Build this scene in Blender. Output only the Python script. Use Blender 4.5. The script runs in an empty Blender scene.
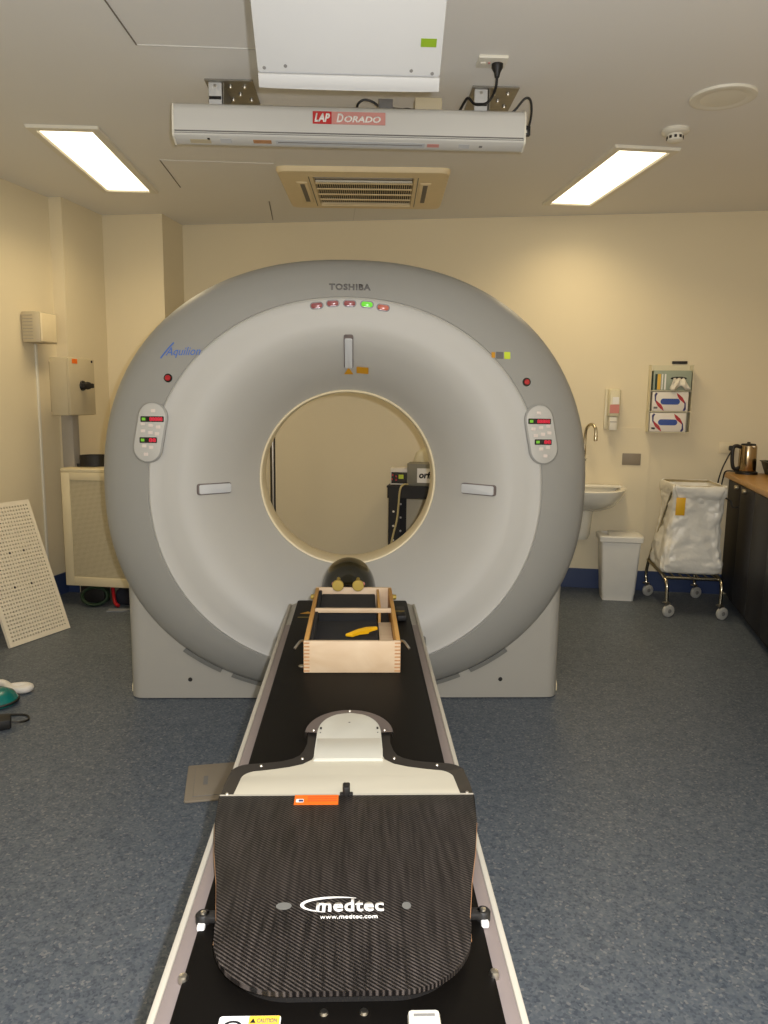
import bpy, bmesh, math, random
from mathutils import Vector, Matrix
random.seed(7)
PI = math.pi
R = math.radians
SC = bpy.context.scene
COL = SC.collection

# ------------------------------------------------------------------ materials
def lin(c):
    c = c / 255.0
    return c / 12.92 if c <= 0.04045 else ((c + 0.055) / 1.055) ** 2.4
def rgb(r, g, b): return (lin(r), lin(g), lin(b), 1)

def mat(name, c, rough=0.5, metal=0.0, var=0.05, scale=12.0, bump=0.0, bscale=60.0, trans=0.0, emit=None, spec=0.5, coat=0.0):
    m = bpy.data.materials.new(name); m.use_nodes = True
    nt = m.node_tree; bs = nt.nodes['Principled BSDF']
    bs.inputs['Roughness'].default_value = rough
    bs.inputs['Metallic'].default_value = metal
    bs.inputs['Specular IOR Level'].default_value = spec
    bs.inputs['Coat Weight'].default_value = coat
    if trans: bs.inputs['Transmission Weight'].default_value = trans
    tc = nt.nodes.new('ShaderNodeTexCoord')
    nz = nt.nodes.new('ShaderNodeTexNoise'); nz.inputs['Scale'].default_value = scale
    nz.inputs['Detail'].default_value = 4
    nt.links.new(tc.outputs['Object'], nz.inputs['Vector'])
    mx = nt.nodes.new('ShaderNodeMix'); mx.data_type = 'RGBA'
    col = rgb(*c)
    mx.inputs['A'].default_value = tuple(v * (1 - var) for v in col[:3]) + (1,)
    mx.inputs['B'].default_value = tuple(min(1, v * (1 + var)) for v in col[:3]) + (1,)
    nt.links.new(nz.outputs['Fac'], mx.inputs['Factor'])
    nt.links.new(mx.outputs['Result'], bs.inputs['Base Color'])
    if bump:
        nb = nt.nodes.new('ShaderNodeTexNoise'); nb.inputs['Scale'].default_value = bscale
        nt.links.new(tc.outputs['Object'], nb.inputs['Vector'])
        bp = nt.nodes.new('ShaderNodeBump'); bp.inputs['Strength'].default_value = bump
        bp.inputs['Distance'].default_value = 0.01
        nt.links.new(nb.outputs['Fac'], bp.inputs['Height'])
        nt.links.new(bp.outputs['Normal'], bs.inputs['Normal'])
    if emit:
        bs.inputs['Emission Color'].default_value = tuple(emit[:3]) + (1,)
        bs.inputs['Emission Strength'].default_value = emit[3]
    return m

def mat_floor():
    m = mat('vinyl_floor', (84, 97, 112), rough=0.42, var=0.0, spec=0.35)
    nt = m.node_tree; bs = nt.nodes['Principled BSDF']
    tc = nt.nodes.new('ShaderNodeTexCoord')
    def flecks(scale, pos):
        v = nt.nodes.new('ShaderNodeTexVoronoi'); v.inputs['Scale'].default_value = scale
        nt.links.new(tc.outputs['Object'], v.inputs['Vector'])
        s = nt.nodes.new('ShaderNodeSeparateColor'); nt.links.new(v.outputs['Color'], s.inputs['Color'])
        r = nt.nodes.new('ShaderNodeValToRGB'); r.color_ramp.interpolation = 'CONSTANT'
        e = r.color_ramp.elements
        e[0].position = 0; e[0].color = rgb(*pos[0][1])
        e[1].position = pos[1][0]; e[1].color = rgb(*pos[1][1])
        for p, c in pos[2:]:
            k = e.new(p); k.color = rgb(*c)
        nt.links.new(s.outputs['Red'], r.inputs['Fac'])
        return r
    a = flecks(150, [(0, (61, 70, 83)), (0.22, (84, 92, 102)), (0.55, (96, 103, 110)), (0.8, (108, 113, 119)), (0.95, (137, 137, 136))])
    b = flecks(55, [(0, (73, 83, 94)), (0.3, (90, 98, 107)), (0.75, (101, 108, 114))])
    mx = nt.nodes.new('ShaderNodeMix'); mx.data_type = 'RGBA'; mx.inputs['Factor'].default_value = 0.4
    nt.links.new(a.outputs['Color'], mx.inputs['A']); nt.links.new(b.outputs['Color'], mx.inputs['B'])
    nz = nt.nodes.new('ShaderNodeTexNoise'); nz.inputs['Scale'].default_value = 5
    nt.links.new(tc.outputs['Object'], nz.inputs['Vector'])
    rr = nt.nodes.new('ShaderNodeMapRange'); rr.inputs['To Min'].default_value = 0.36; rr.inputs['To Max'].default_value = 0.5
    nt.links.new(nz.outputs['Fac'], rr.inputs['Value']); nt.links.new(rr.outputs['Result'], bs.inputs['Roughness'])
    nt.links.new(mx.outputs['Result'], bs.inputs['Base Color'])
    return m

def mat_carbon():
    # diagonal twill of glossy fibre tows, with slightly uneven lengthwise streaks
    m = mat('carbon_fibre_weave', (30, 26, 24), rough=0.38, var=0.0, spec=0.22)
    nt = m.node_tree; bs = nt.nodes['Principled BSDF']
    tc = nt.nodes.new('ShaderNodeTexCoord')
    mp = nt.nodes.new('ShaderNodeMapping'); mp.inputs['Rotation'].default_value = (0, 0, R(-52))
    nt.links.new(tc.outputs['Object'], mp.inputs['Vector'])
    w = nt.nodes.new('ShaderNodeTexWave'); w.inputs['Scale'].default_value = 54; w.inputs['Distortion'].default_value = 0.4
    w.inputs['Detail'].default_value = 1
    nt.links.new(mp.outputs['Vector'], w.inputs['Vector'])
    st = nt.nodes.new('ShaderNodeMapping'); st.inputs['Scale'].default_value = (110, 9, 1)
    nt.links.new(tc.outputs['Object'], st.inputs['Vector'])
    nz = nt.nodes.new('ShaderNodeTexNoise'); nz.inputs['Scale'].default_value = 1; nz.inputs['Detail'].default_value = 3
    nt.links.new(st.outputs['Vector'], nz.inputs['Vector'])
    mu = nt.nodes.new('ShaderNodeMath'); mu.operation = 'MULTIPLY'
    nt.links.new(w.outputs['Fac'], mu.inputs[0]); nt.links.new(nz.outputs['Fac'], mu.inputs[1])
    cr = nt.nodes.new('ShaderNodeValToRGB')
    cr.color_ramp.elements[0].position = 0.2; cr.color_ramp.elements[0].color = rgb(15, 13, 12)
    cr.color_ramp.elements[1].position = 0.62; cr.color_ramp.elements[1].color = rgb(78, 71, 67)
    nt.links.new(mu.outputs[0], cr.inputs['Fac']); nt.links.new(cr.outputs['Color'], bs.inputs['Base Color'])
    bp = nt.nodes.new('ShaderNodeBump'); bp.inputs['Strength'].default_value = 0.25; bp.inputs['Distance'].default_value = 0.001
    nt.links.new(w.outputs['Fac'], bp.inputs['Height']); nt.links.new(bp.outputs['Normal'], bs.inputs['Normal'])
    return m

def mat_wood(name, c1, c2, sx=(3, 40, 40), rough=0.5):
    m = mat(name, c1, rough=rough, var=0)
    nt = m.node_tree; bs = nt.nodes['Principled BSDF']
    tc = nt.nodes.new('ShaderNodeTexCoord'); mp = nt.nodes.new('ShaderNodeMapping')
    mp.inputs['Scale'].default_value = sx
    nt.links.new(tc.outputs['Object'], mp.inputs['Vector'])
    nz = nt.nodes.new('ShaderNodeTexNoise'); nz.inputs['Scale'].default_value = 1; nz.inputs['Detail'].default_value = 5
    nz.inputs['Distortion'].default_value = 0.6
    nt.links.new(mp.outputs['Vector'], nz.inputs['Vector'])
    cr = nt.nodes.new('ShaderNodeValToRGB')
    cr.color_ramp.elements[0].position = 0.35; cr.color_ramp.elements[0].color = rgb(*c1)
    cr.color_ramp.elements[1].position = 0.65; cr.color_ramp.elements[1].color = rgb(*c2)
    nt.links.new(nz.outputs['Fac'], cr.inputs['Fac']); nt.links.new(cr.outputs['Color'], bs.inputs['Base Color'])
    return m

def mat_dots(name, c, chole, pitch, rad, rough=0.5, axes=(0, 2)):
    # sheet metal with a fine grid of round holes
    m = mat(name, c, rough=rough, var=0.03)
    nt = m.node_tree; bs = nt.nodes['Principled BSDF']
    tc = nt.nodes.new('ShaderNodeTexCoord'); sp = nt.nodes.new('ShaderNodeSeparateXYZ')
    nt.links.new(tc.outputs['Object'], sp.inputs[0])
    outs = []
    for a in axes:
        d = nt.nodes.new('ShaderNodeMath'); d.operation = 'DIVIDE'; d.inputs[1].default_value = pitch
        nt.links.new(sp.outputs[a], d.inputs[0])
        f = nt.nodes.new('ShaderNodeMath'); f.operation = 'FRACT'; nt.links.new(d.outputs[0], f.inputs[0])
        s = nt.nodes.new('ShaderNodeMath'); s.operation = 'SUBTRACT'; s.inputs[1].default_value = 0.5
        nt.links.new(f.outputs[0], s.inputs[0]); outs.append(s)
    cb = nt.nodes.new('ShaderNodeCombineXYZ')
    nt.links.new(outs[0].outputs[0], cb.inputs[0]); nt.links.new(outs[1].outputs[0], cb.inputs[1])
    ln = nt.nodes.new('ShaderNodeVectorMath'); ln.operation = 'LENGTH'; nt.links.new(cb.outputs[0], ln.inputs[0])
    lt = nt.nodes.new('ShaderNodeMath'); lt.operation = 'LESS_THAN'; lt.inputs[1].default_value = rad
    nt.links.new(ln.outputs['Value'], lt.inputs[0])
    mx = nt.nodes.new('ShaderNodeMix'); mx.data_type = 'RGBA'
    mx.inputs['A'].default_value = rgb(*c); mx.inputs['B'].default_value = rgb(*chole)
    nt.links.new(lt.outputs[0], mx.inputs['Factor']); nt.links.new(mx.outputs['Result'], bs.inputs['Base Color'])
    return m

WARM = (1.0, 0.70, 0.32)
M = dict(
    wall=mat('cream_wall_paint', (226, 214, 184), 0.6, var=0.02, scale=2, bump=0.03, bscale=150),
    ceil=mat('white_ceiling_paint', (233, 231, 226), 0.75, var=0.015, scale=2),
    seam_dark=mat('panel_gap_grey', (120, 114, 104), 0.8),  # dark grey of panel joints and louvre gaps
    seam_light=mat('panel_edge_white', (214, 212, 206), 0.6),
    floor=mat_floor(),
    skirt=mat('blue_vinyl_skirting', (46, 62, 100), 0.4),
    shell=mat('gantry_grey_shell', (148, 147, 142), 0.5, var=0.015, scale=3),
    funnel=mat('gantry_pale_funnel', (180, 178, 172), 0.5, var=0.01, scale=3),
    base=mat('gantry_base_grey', (158, 155, 147), 0.55, var=0.02, scale=3),
    lip=mat('gantry_lip_grey', (104, 104, 100), 0.5),
    cream=mat('cream_plastic', (226, 212, 178), 0.4),
    panelgrey=mat('control_panel_grey', (186, 184, 178), 0.45),
    dark=mat('display_black', (18, 16, 16), 0.25),
    redled=mat('red_digits', (190, 30, 50), 0.4, emit=(0.8, 0.03, 0.07, 0.35)),
    greenled=mat('green_digits', (90, 150, 40), 0.4, emit=(0.25, 0.7, 0.05, 0.3)),
    button=mat('pale_button', (216, 204, 196), 0.4),
    lampred=mat('dark_red_lens', (140, 62, 66), 0.2, coat=0.5),
    lamporange=mat('orange_red_lens', (186, 92, 72), 0.2, coat=0.5),
    lampgreen=mat('green_lens', (90, 190, 40), 0.2, emit=(0.2, 0.8, 0.05, 0.35)),
    lamprim=mat('lamp_rim_grey', (110, 100, 98), 0.4),
    red=mat('red_plastic', (170, 28, 36), 0.35),
    redpale=mat('pale_red_print', (200, 140, 132), 0.5),
    lapred=mat('red_print', (188, 40, 40), 0.5),
    whiteprint=mat('white_print', (235, 233, 228), 0.5),
    textgrey=mat('grey_print', (104, 102, 100), 0.6),
    textblue=mat('blue_print', (70, 110, 190), 0.5),
    textblack=mat('black_print', (20, 20, 22), 0.6),
    yellow=mat('yellow_print', (226, 180, 60), 0.5),
    amber=mat('amber_label', (196, 140, 20), 0.5),
    yellowgreen=mat('yellow_green_label', (196, 214, 50), 0.5),
    green=mat('green_label', (120, 150, 20), 0.5),
    orange=mat('orange_label', (232, 110, 20), 0.5),
    slot=mat('laser_window_acrylic', (196, 198, 200), 0.12, coat=0.5),
    black=mat('black_laminate', (12, 10, 8), 0.5, var=0.1, spec=0.08),
    blackm=mat('matt_black', (20, 18, 17), 0.6),
    foam=mat('black_foam', (24, 24, 26), 0.9, bump=0.3, bscale=300),
    rail=mat('anodised_rail', (132, 121, 117), 0.45, metal=0.2, var=0.05),
    lipwhite=mat('couch_offwhite_edge', (176, 170, 156), 0.45),
    steel=mat('brushed_steel', (190, 186, 178), 0.3, metal=1.0),
    chrome=mat('chrome', (200, 190, 165), 0.18, metal=1.0),
    galv=mat('galvanised_steel', (150, 148, 142), 0.42, metal=0.9, var=0.15, scale=40),
    brass=mat('brass', (176, 152, 74), 0.5, metal=0.5),
    carbon=mat_carbon(),
    frame=mat('black_mask_frame', (34, 30, 28), 0.45),
    pad=mat('white_board_panel', (192, 186, 168), 0.45, var=0.02),
    plate=mat('frosted_headrest_plate', (196, 194, 182), 0.3, var=0.04, coat=0.3),
    arch=mat('grey_brown_acrylic', (100, 90, 86), 0.3),
    wood=mat_wood('pale_beech', (198, 172, 140), (212, 190, 160), (6, 40, 12)),
    woodedge=mat_wood('golden_beech_edge', (186, 134, 64), (202, 154, 84), (30, 3, 30)),
    woodjoint=mat_wood('beech_end_grain', (172, 124, 84), (188, 142, 100), (40, 40, 40)),
    yellowp=mat('yellow_plastic', (236, 180, 20), 0.4),
    dome=mat('dark_olive_gloss_shell', (30, 27, 13), 0.15, coat=0.3),
    socket=mat('taupe_floor_plate', (138, 127, 110), 0.5),
    whitem=mat('white_painted_metal', (196, 196, 194), 0.5, var=0.01),
    barwhite=mat('white_aluminium_profile', (206, 205, 200), 0.33, var=0.01),
    groove=mat('groove_grey', (120, 118, 114), 0.6),
    vent=mat('cream_vent_plastic', (236, 218, 178), 0.5),
    ventdark=mat('vent_dark', (44, 36, 28), 0.8),
    plastic=mat('white_plastic', (226, 222, 208), 0.4),
    bin=mat('white_bin_plastic', (224, 222, 214), 0.35),
    ceramic=mat('white_ceramic', (232, 228, 214), 0.12, coat=0.4),
    boxgrey=mat('beige_grey_metal', (188, 176, 148), 0.45),
    trunk=mat('grey_trunking', (156, 150, 140), 0.5),
    peg=mat('white_pegboard', (228, 218, 196), 0.5),
    mesh=mat_dots('perforated_steel_sheet', (196, 184, 152), (128, 114, 88), 0.0085, 0.28),
    cabframe=mat('cream_cabinet_frame', (218, 204, 168), 0.45),
    teal=mat('teal_gloss_plastic', (10, 110, 104), 0.25),
    cord=mat('black_rubber', (16, 15, 15), 0.5),
    greycord=mat('beige_cord', (190, 176, 128), 0.5),
    worktop=mat_wood('honey_beech_worktop', (176, 130, 66), (190, 146, 82), (4, 40, 40), 0.35),
    cab=mat('dark_navy_cabinet', (22, 20, 24), 0.5),
    knob=mat('pale_metal_knob', (200, 188, 160), 0.35, metal=0.5),
    bag=mat('white_plastic_bag', (228, 224, 212), 0.35, var=0.03, bump=0.6, bscale=22),
    tag=mat('yellow_tag', (232, 178, 30), 0.5),
    pink=mat('pink_soap', (200, 120, 110), 0.3),
    clear=mat('translucent_plastic', (214, 206, 176), 0.3),
    tissuebox=mat('grey_green_carton', (150, 160, 142), 0.5),
    carton=mat('white_carton', (226, 220, 210), 0.5),
    blue=mat('blue_print_film', (36, 70, 150), 0.35),
    navy=mat('navy_print', (44, 40, 100), 0.5),
    darkgreen=mat('dark_green_print', (20, 50, 34), 0.5),
    tissue=mat('white_tissue', (226, 220, 204), 0.9, bump=0.4, bscale=80),
    kettle=mat('polished_kettle_steel', (170, 150, 120), 0.16, metal=1.0),
    traygreen=mat('dark_green_plastic', (40, 42, 28), 0.4),
    greycarton=mat('grey_carton', (126, 124, 112), 0.6),
    olive=mat('green_cable_sheath', (18, 44, 24), 0.4),
    navyfab=mat('dark_navy_fabric', (26, 28, 40), 0.9),
    greysheet=mat('grey_plastic_sheet', (130, 134, 140), 0.5),
    casterw=mat('grey_caster_wheel', (176, 174, 166), 0.35),
    diffuser=mat('light_diffuser', (255, 250, 240), 0.5, emit=(1.0, 0.84, 0.56, 3.6)),
)

# ------------------------------------------------------------------ helpers
def link(name, bm, m, parent=None, smooth=False, mats=None):
    me = bpy.data.meshes.new(name)
    bmesh.ops.recalc_face_normals(bm, faces=bm.faces)
    bm.to_mesh(me); bm.free()
    for mm in (mats or [m]): me.materials.append(mm)
    if smooth:
        for p in me.polygons: p.use_smooth = True
    o = bpy.data.objects.new(name, me); COL.objects.link(o)
    if parent: o.parent = parent
    if smooth:
        me.set_sharp_from_angle(angle=R(40)) if hasattr(me, 'set_sharp_from_angle') else None
    return o
def thing(name, label, cat, loc=(0, 0, 0), rotz=0, group=None, rot=None):
    o = bpy.data.objects.new(name, None); COL.objects.link(o)
    o.empty_display_size = 0.1
    o.location = loc; o.rotation_euler = rot or (0, 0, rotz)
    o['label'] = label; o['category'] = cat
    if group: o['group'] = group
    return o
def tag(o, label, cat, group=None):
    o['label'] = label; o['category'] = cat
    if group: o['group'] = group
    return o
def struct(o): o['kind'] = 'structure'; return o
def T(x, y, z): return Matrix.Translation((x, y, z))
def RX(a): return Matrix.Rotation(a, 4, 'X')
def RY(a): return Matrix.Rotation(a, 4, 'Y')
def RZ(a): return Matrix.Rotation(a, 4, 'Z')

def bbox(bm, c, s, bev=0.0, mtx=None, seg=2, mi=0):
    r = bmesh.ops.create_cube(bm, size=1.0)
    vs = r['verts']
    for v in vs: v.co = Vector((v.co.x * s[0], v.co.y * s[1], v.co.z * s[2]))
    fs = {f for v in vs for f in v.link_faces}
    for f in fs: f.material_index = mi
    if bev:
        es = list({e for v in vs for e in v.link_edges})
        q = bmesh.ops.bevel(bm, geom=es, offset=min(bev, min(s) * 0.49), segments=seg, profile=0.5, affect='EDGES')
        vs = list({v for f in q['faces'] for v in f.verts} | {v for v in vs if v.is_valid})
    m = T(*c) @ (mtx or Matrix())
    bmesh.ops.transform(bm, matrix=m, verts=[v for v in vs if v.is_valid])
def box(name, c, s, m, parent=None, bev=0.0, mtx=None, seg=2):
    bm = bmesh.new(); bbox(bm, c, s, bev, mtx, seg)
    return link(name, bm, m, parent, smooth=bev > 0)
def bprism(bm, pts, z0, z1, mtx=None, mi=0):
    a = [bm.verts.new((p[0], p[1], z0)) for p in pts]
    b = [bm.verts.new((p[0], p[1], z1)) for p in pts]
    n = len(pts)
    fs = [bm.faces.new(a[::-1]), bm.faces.new(b)]
    for i in range(n): fs.append(bm.faces.new((a[i], a[(i + 1) % n], b[(i + 1) % n], b[i])))
    for f in fs: f.material_index = mi
    if mtx: bmesh.ops.transform(bm, matrix=mtx, verts=a + b)
    return a, b, fs
def prism(name, pts, z0, z1, m, parent=None, bev=0.0, mtx=None, smooth=False):
    bm = bmesh.new(); a, b, fs = bprism(bm, pts, z0, z1)
    if bev:
        es = list(set(fs[0].edges) | set(fs[1].edges))
        bmesh.ops.bevel(bm, geom=es, offset=bev, segments=2, profile=0.5, affect='EDGES')
    if mtx: bmesh.ops.transform(bm, matrix=mtx, verts=bm.verts)
    return link(name, bm, m, parent, smooth=bool(bev) or smooth)
# extrude a (y,z) profile along x
def xprism(name, pts, x0, x1, m, parent=None, bev=0.0, smooth=False):
    return prism(name, pts, x0, x1, m, parent, bev, Matrix(((0, 0, 1, 0), (1, 0, 0, 0), (0, 1, 0, 0), (0, 0, 0, 1))), smooth)
# extrude an (x,z) outline along y (front is y0)
def yprism(name, pts, y0, y1, m, parent=None, bev=0.0, smooth=False):
    return prism(name, pts, y0, y1, m, parent, bev, Matrix(((1, 0, 0, 0), (0, 0, 1, 0), (0, 1, 0, 0), (0, 0, 0, 1))), smooth)
def smoothpath(pts, n=6):
    P = [Vector(p) for p in pts]
    if len(P) < 3: return P
    out = []
    for i in range(len(P) - 1):
        p0 = P[max(i - 1, 0)]; p1 = P[i]; p2 = P[i + 1]; p3 = P[min(i + 2, len(P) - 1)]
        for k in range(n):
            t = k / n
            out.append(0.5 * ((2 * p1) + (p2 - p0) * t + (2 * p0 - 5 * p1 + 4 * p2 - p3) * t * t + (3 * p1 - p0 - 3 * p2 + p3) * t ** 3))
    out.append(P[-1]); return out
def btube(bm, pts, r, seg=10, smooth=True, n=6, closed=False):
    P = smoothpath(pts, n) if smooth else [Vector(p) for p in pts]
    rings = []; N = len(P)
    up = None
    for i, p in enumerate(P):
        if closed: t = (P[(i + 1) % N] - P[i - 1])
        else: t = (P[min(i + 1, N - 1)] - P[max(i - 1, 0)])
        t.normalize()
        if up is None:
            up = Vector((0, 0, 1)) if abs(t.z) < 0.9 else Vector((1, 0, 0))
        s = t.cross(up); s.normalize(); up = s.cross(t); up.normalize()
        rr = r[i] if isinstance(r, (list, tuple)) else r
        rings.append([bm.verts.new(p + (s * math.cos(2 * PI * k / seg) + up * math.sin(2 * PI * k / seg)) * rr) for k in range(seg)])
    M_ = N if closed else N - 1
    for i in range(M_):
        a, b = rings[i], rings[(i + 1) % N]
        for k in range(seg): bm.faces.new((a[k], a[(k + 1) % seg], b[(k + 1) % seg], b[k]))
    if not closed:
        bm.faces.new(rings[0][::-1]); bm.faces.new(rings[-1])
def tube(name, pts, r, m, parent=None, seg=10, smooth=True, n=6, closed=False):
    bm = bmesh.new(); btube(bm, pts, r, seg, smooth, n, closed)
    return link(name, bm, m, parent, smooth=True)
def blathe(bm, prof, seg=32, mtx=None):
    rings = []; new = []
    for r, z in prof:
        if r < 1e-6: ring = [bm.verts.new((0, 0, z))]
        else: ring = [bm.verts.new((r * math.cos(2 * PI * k / seg), r * math.sin(2 * PI * k / seg), z)) for k in range(seg)]
        rings.append(ring); new += ring
    for a, b in zip(rings, rings[1:]):
        for k in range(seg):
            k2 = (k + 1) % seg
            if len(a) == 1 and len(b) == 1: continue
            if len(a) == 1: bm.faces.new((a[0], b[k], b[k2]))
            elif len(b) == 1: bm.faces.new((a[k], a[k2], b[0]))
            else: bm.faces.new((a[k], a[k2], b[k2], b[k]))
    for e, flip in ((rings[0], True), (rings[-1], False)):
        if len(e) > 1: bm.faces.new(e[::-1] if flip else e)
    if mtx: bmesh.ops.transform(bm, matrix=mtx, verts=new)
def lathe(name, prof, m, parent=None, seg=32, mtx=None):
    bm = bmesh.new(); blathe(bm, prof, seg, mtx)
    return link(name, bm, m, parent, smooth=True)
def loft(bm, rings, closed=True, cap0=False, cap1=False, mi=0):
    V = [[bm.verts.new(p) for p in r] for r in rings]
    n = len(V[0])
    for a, b in zip(V, V[1:]):
        for k in range(n if closed else n - 1):
            f = bm.faces.new((a[k], a[(k + 1) % n], b[(k + 1) % n], b[k])); f.material_index = mi
    if cap0: bm.faces.new(V[0][::-1]).material_index = mi
    if cap1: bm.faces.new(V[-1]).material_index = mi
    return V
def rrect(hx, hy, r, n=6, cx=0, cy=0):
    out = []
    for sx, sy, a0 in ((1, 1, 0), (-1, 1, 90), (-1, -1, 180), (1, -1, 270)):
        for k in range(n + 1):
            a = R(a0 + 90 * k / n)
            out.append((cx + sx * (hx - r) + r * math.cos(a), cy + sy * (hy - r) + r * math.sin(a)))
    return out
def ell(hx, hy, n=24, cx=0, cy=0):
    return [(cx + hx * math.cos(2 * PI * k / n), cy + hy * math.sin(2 * PI * k / n)) for k in range(n)]
WALLF = Matrix(((1, 0, 0, 0), (0, 0, -1, 0), (0, 1, 0, 0), (0, 0, 0, 1)))   # lettering upright, facing -y
def text(name, body, w, h, m, parent, mtx, bold=0.0, shear=0.0, depth=0.0012, spacing=1.0):
    cu = bpy.data.curves.new(name, 'FONT'); cu.body = body; cu.align_x = 'CENTER'; cu.align_y = 'CENTER'
    cu.offset = bold; cu.shear = shear; cu.space_character = spacing; cu.resolution_u = 3
    t = bpy.data.objects.new(name, cu); COL.objects.link(t)
    dg = bpy.context.evaluated_depsgraph_get(); dg.update()
    me = bpy.data.meshes.new_from_object(t.evaluated_get(dg))
    bpy.data.objects.remove(t); 
    xs = [v.co.x for v in me.vertices]; ys = [v.co.y for v in me.vertices]
    cx, cy = (min(xs) + max(xs)) / 2, (min(ys) + max(ys)) / 2
    sx, sy = w / (max(xs) - min(xs)), h / (max(ys) - min(ys))
    for v in me.vertices: v.co = Vector(((v.co.x - cx) * sx, (v.co.y - cy) * sy, 0))
    bm = bmesh.new(); bm.from_mesh(me); bpy.data.meshes.remove(me)
    bmesh.ops.dissolve_degenerate(bm, dist=1e-6, edges=bm.edges)
    ex = bmesh.ops.extrude_face_region(bm, geom=bm.faces[:])
    bmesh.ops.translate(bm, vec=(0, 0, depth), verts=[g for g in ex['geom'] if isinstance(g, bmesh.types.BMVert)])
    bmesh.ops.transform(bm, matrix=mtx, verts=bm.verts)
    o = link(name, bm, m, parent)
    return o
def copy_tree(o, parent=None):
    c = o.copy(); COL.objects.link(c)
    if parent: c.parent = parent
    for ch in [q for q in bpy.data.objects if q.parent is o]: copy_tree(ch, c)
    return c

# ------------------------------------------------------------------ camera
cam = bpy.data.cameras.new('camera'); co = bpy.data.objects.new('camera', cam); COL.objects.link(co)
yaw, pit, rol = R(2.0), R(8.5), R(0.67)
fw = Vector((math.sin(yaw) * math.cos(pit), math.cos(yaw) * math.cos(pit), -math.sin(pit)))
r0 = Vector((math.cos(yaw), -math.sin(yaw), 0)); u0 = r0.cross(fw)
rt = r0 * math.cos(rol) + u0 * math.sin(rol); up = -r0 * math.sin(rol) + u0 * math.cos(rol)
CP = Vector((0.05, 0, 1.4))
co.matrix_world = Matrix(((rt.x, up.x, -fw.x, CP.x), (rt.y, up.y, -fw.y, CP.y), (rt.z, up.z, -fw.z, CP.z), (0, 0, 0, 1)))
cam.sensor_fit = 'VERTICAL'; cam.sensor_height = 24.0; cam.lens = 750 / 1024 * 24.0
cam.clip_start = 0.02
SC.camera = co

# ------------------------------------------------------------------ room
CH = 2.72
LW = 0.0                                       # left wall line, a little inward
def wA(y): return -2.16 + LW - 0.26 * (4.93 - y)
plan = [(wA(5.37), 5.37), (-1.955, 5.35), (-1.85, 5.85), (-1.39, 5.765), (-1.325, 6.12), (3.33, 5.24), (1.40, -1.75), (wA(-1.0), -1.0)]
def wallobj(name, p, q, h=CH, th=0.1):
    P, Q = Vector((p[0], p[1], 0)), Vector((q[0], q[1], 0))
    d = (Q - P).normalized(); n = Vector((-d.y, d.x, 0))    # outward, when walking clockwise
    bm = bmesh.new()
    bprism(bm, [P, Q, Q + n * th, P + n * th], 0, h)
    return struct(link(name, bm, M['wall']))
names = ['wall_left_return', 'wall_left_recess', 'wall_column_front', 'wall_column_side', 'wall_back', 'wall_right', 'wall_rear', 'wall_left']
for i, nm in enumerate(names): wallobj(nm, plan[i], plan[(i + 1) % 8])
bm = bmesh.new(); bprism(bm, [(-4.2, -2.2), (3.9, -2.2), (3.9, 6.6), (-4.2, 6.6)], -0.1, 0.0); struct(link('floor', bm, M['floor']))
bm = bmesh.new(); bprism(bm, [(-4.2, -2.2), (3.9, -2.2), (3.9, 6.6), (-4.2, 6.6)], CH, CH + 0.1); struct(link('ceiling', bm, M['ceil']))
def skirt(name, p, q, h=0.15, th=0.012):
    P, Q = Vector((p[0], p[1], 0)), Vector((q[0], q[1], 0))
    d = (Q - P).normalized(); n = Vector((d.y, -d.x, 0))
    bm = bmesh.new(); bprism(bm, [P, P + n * th, Q + n * th, Q], 0, h)
    return struct(link(name, bm, M['skirt']))
skirt('baseboard_back', (-1.32, 6.119), (2.76, 5.3485))
skirt('baseboard_left', (wA(1.0), 1.0), (wA(5.36), 5.36))
skirt('baseboard_left_return', (wA(5.37), 5.37), (-1.955, 5.35))
skirt('baseboard_left_recess', (-1.953, 5.36), (-1.852, 5.84))
skirt('baseboard_column', (-1.85, 5.85), (-1.39, 5.765))
def seam(n, p, q, m, w=0.005):
    P, Q = Vector((p[0], p[1], 0)), Vector((q[0], q[1], 0)); d = (Q - P).normalized(); s = Vector((-d.y, d.x, 0)) * w / 2
    bm = bmesh.new(); bprism(bm, [P - s, Q - s, Q + s, P + s], CH - 0.003, CH + 0.01)
    struct(link('trim_%d' % n, bm, m))
seam(1, (-0.83, 2.3), (-0.80, 3.10), M['seam_dark'])
seam(2, (-0.80, 3.10), (0.30, 3.12), M['seam_light'])
seam(3, (-1.077, 4.50), (-1.09, 5.05), M['seam_dark'])
seam(4, (-1.077, 4.50), (-0.44, 4.52), M['seam_light'], 0.004)
seam(5, (-0.565, 5.35), (-0.60, 5.88), M['seam_dark'])
seam(6, (0.02, 5.38), (0.0, 5.84), M['seam_light'], 0.004)
# back-wall frame: local x along the wall, -y into the room
BWR = math.atan2(-0.189, 1.0)
def wp(x, off=0.0):
    y = 5.457 - 0.189 * (x - 2.185)
    k = 1 / math.hypot(1, 0.189)
    return (x - off * 0.189 * k, y - off * k, 0)
bm = bmesh.new()
bbox(bm, (0, -0.005, 0.685), (1.05, 0.010, 1.07), 0.0)
o = struct(link('trim_7', bm, M['wall'])); o.location = wp(1.675); o.rotation_euler = (0, 0, BWR)

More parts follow.
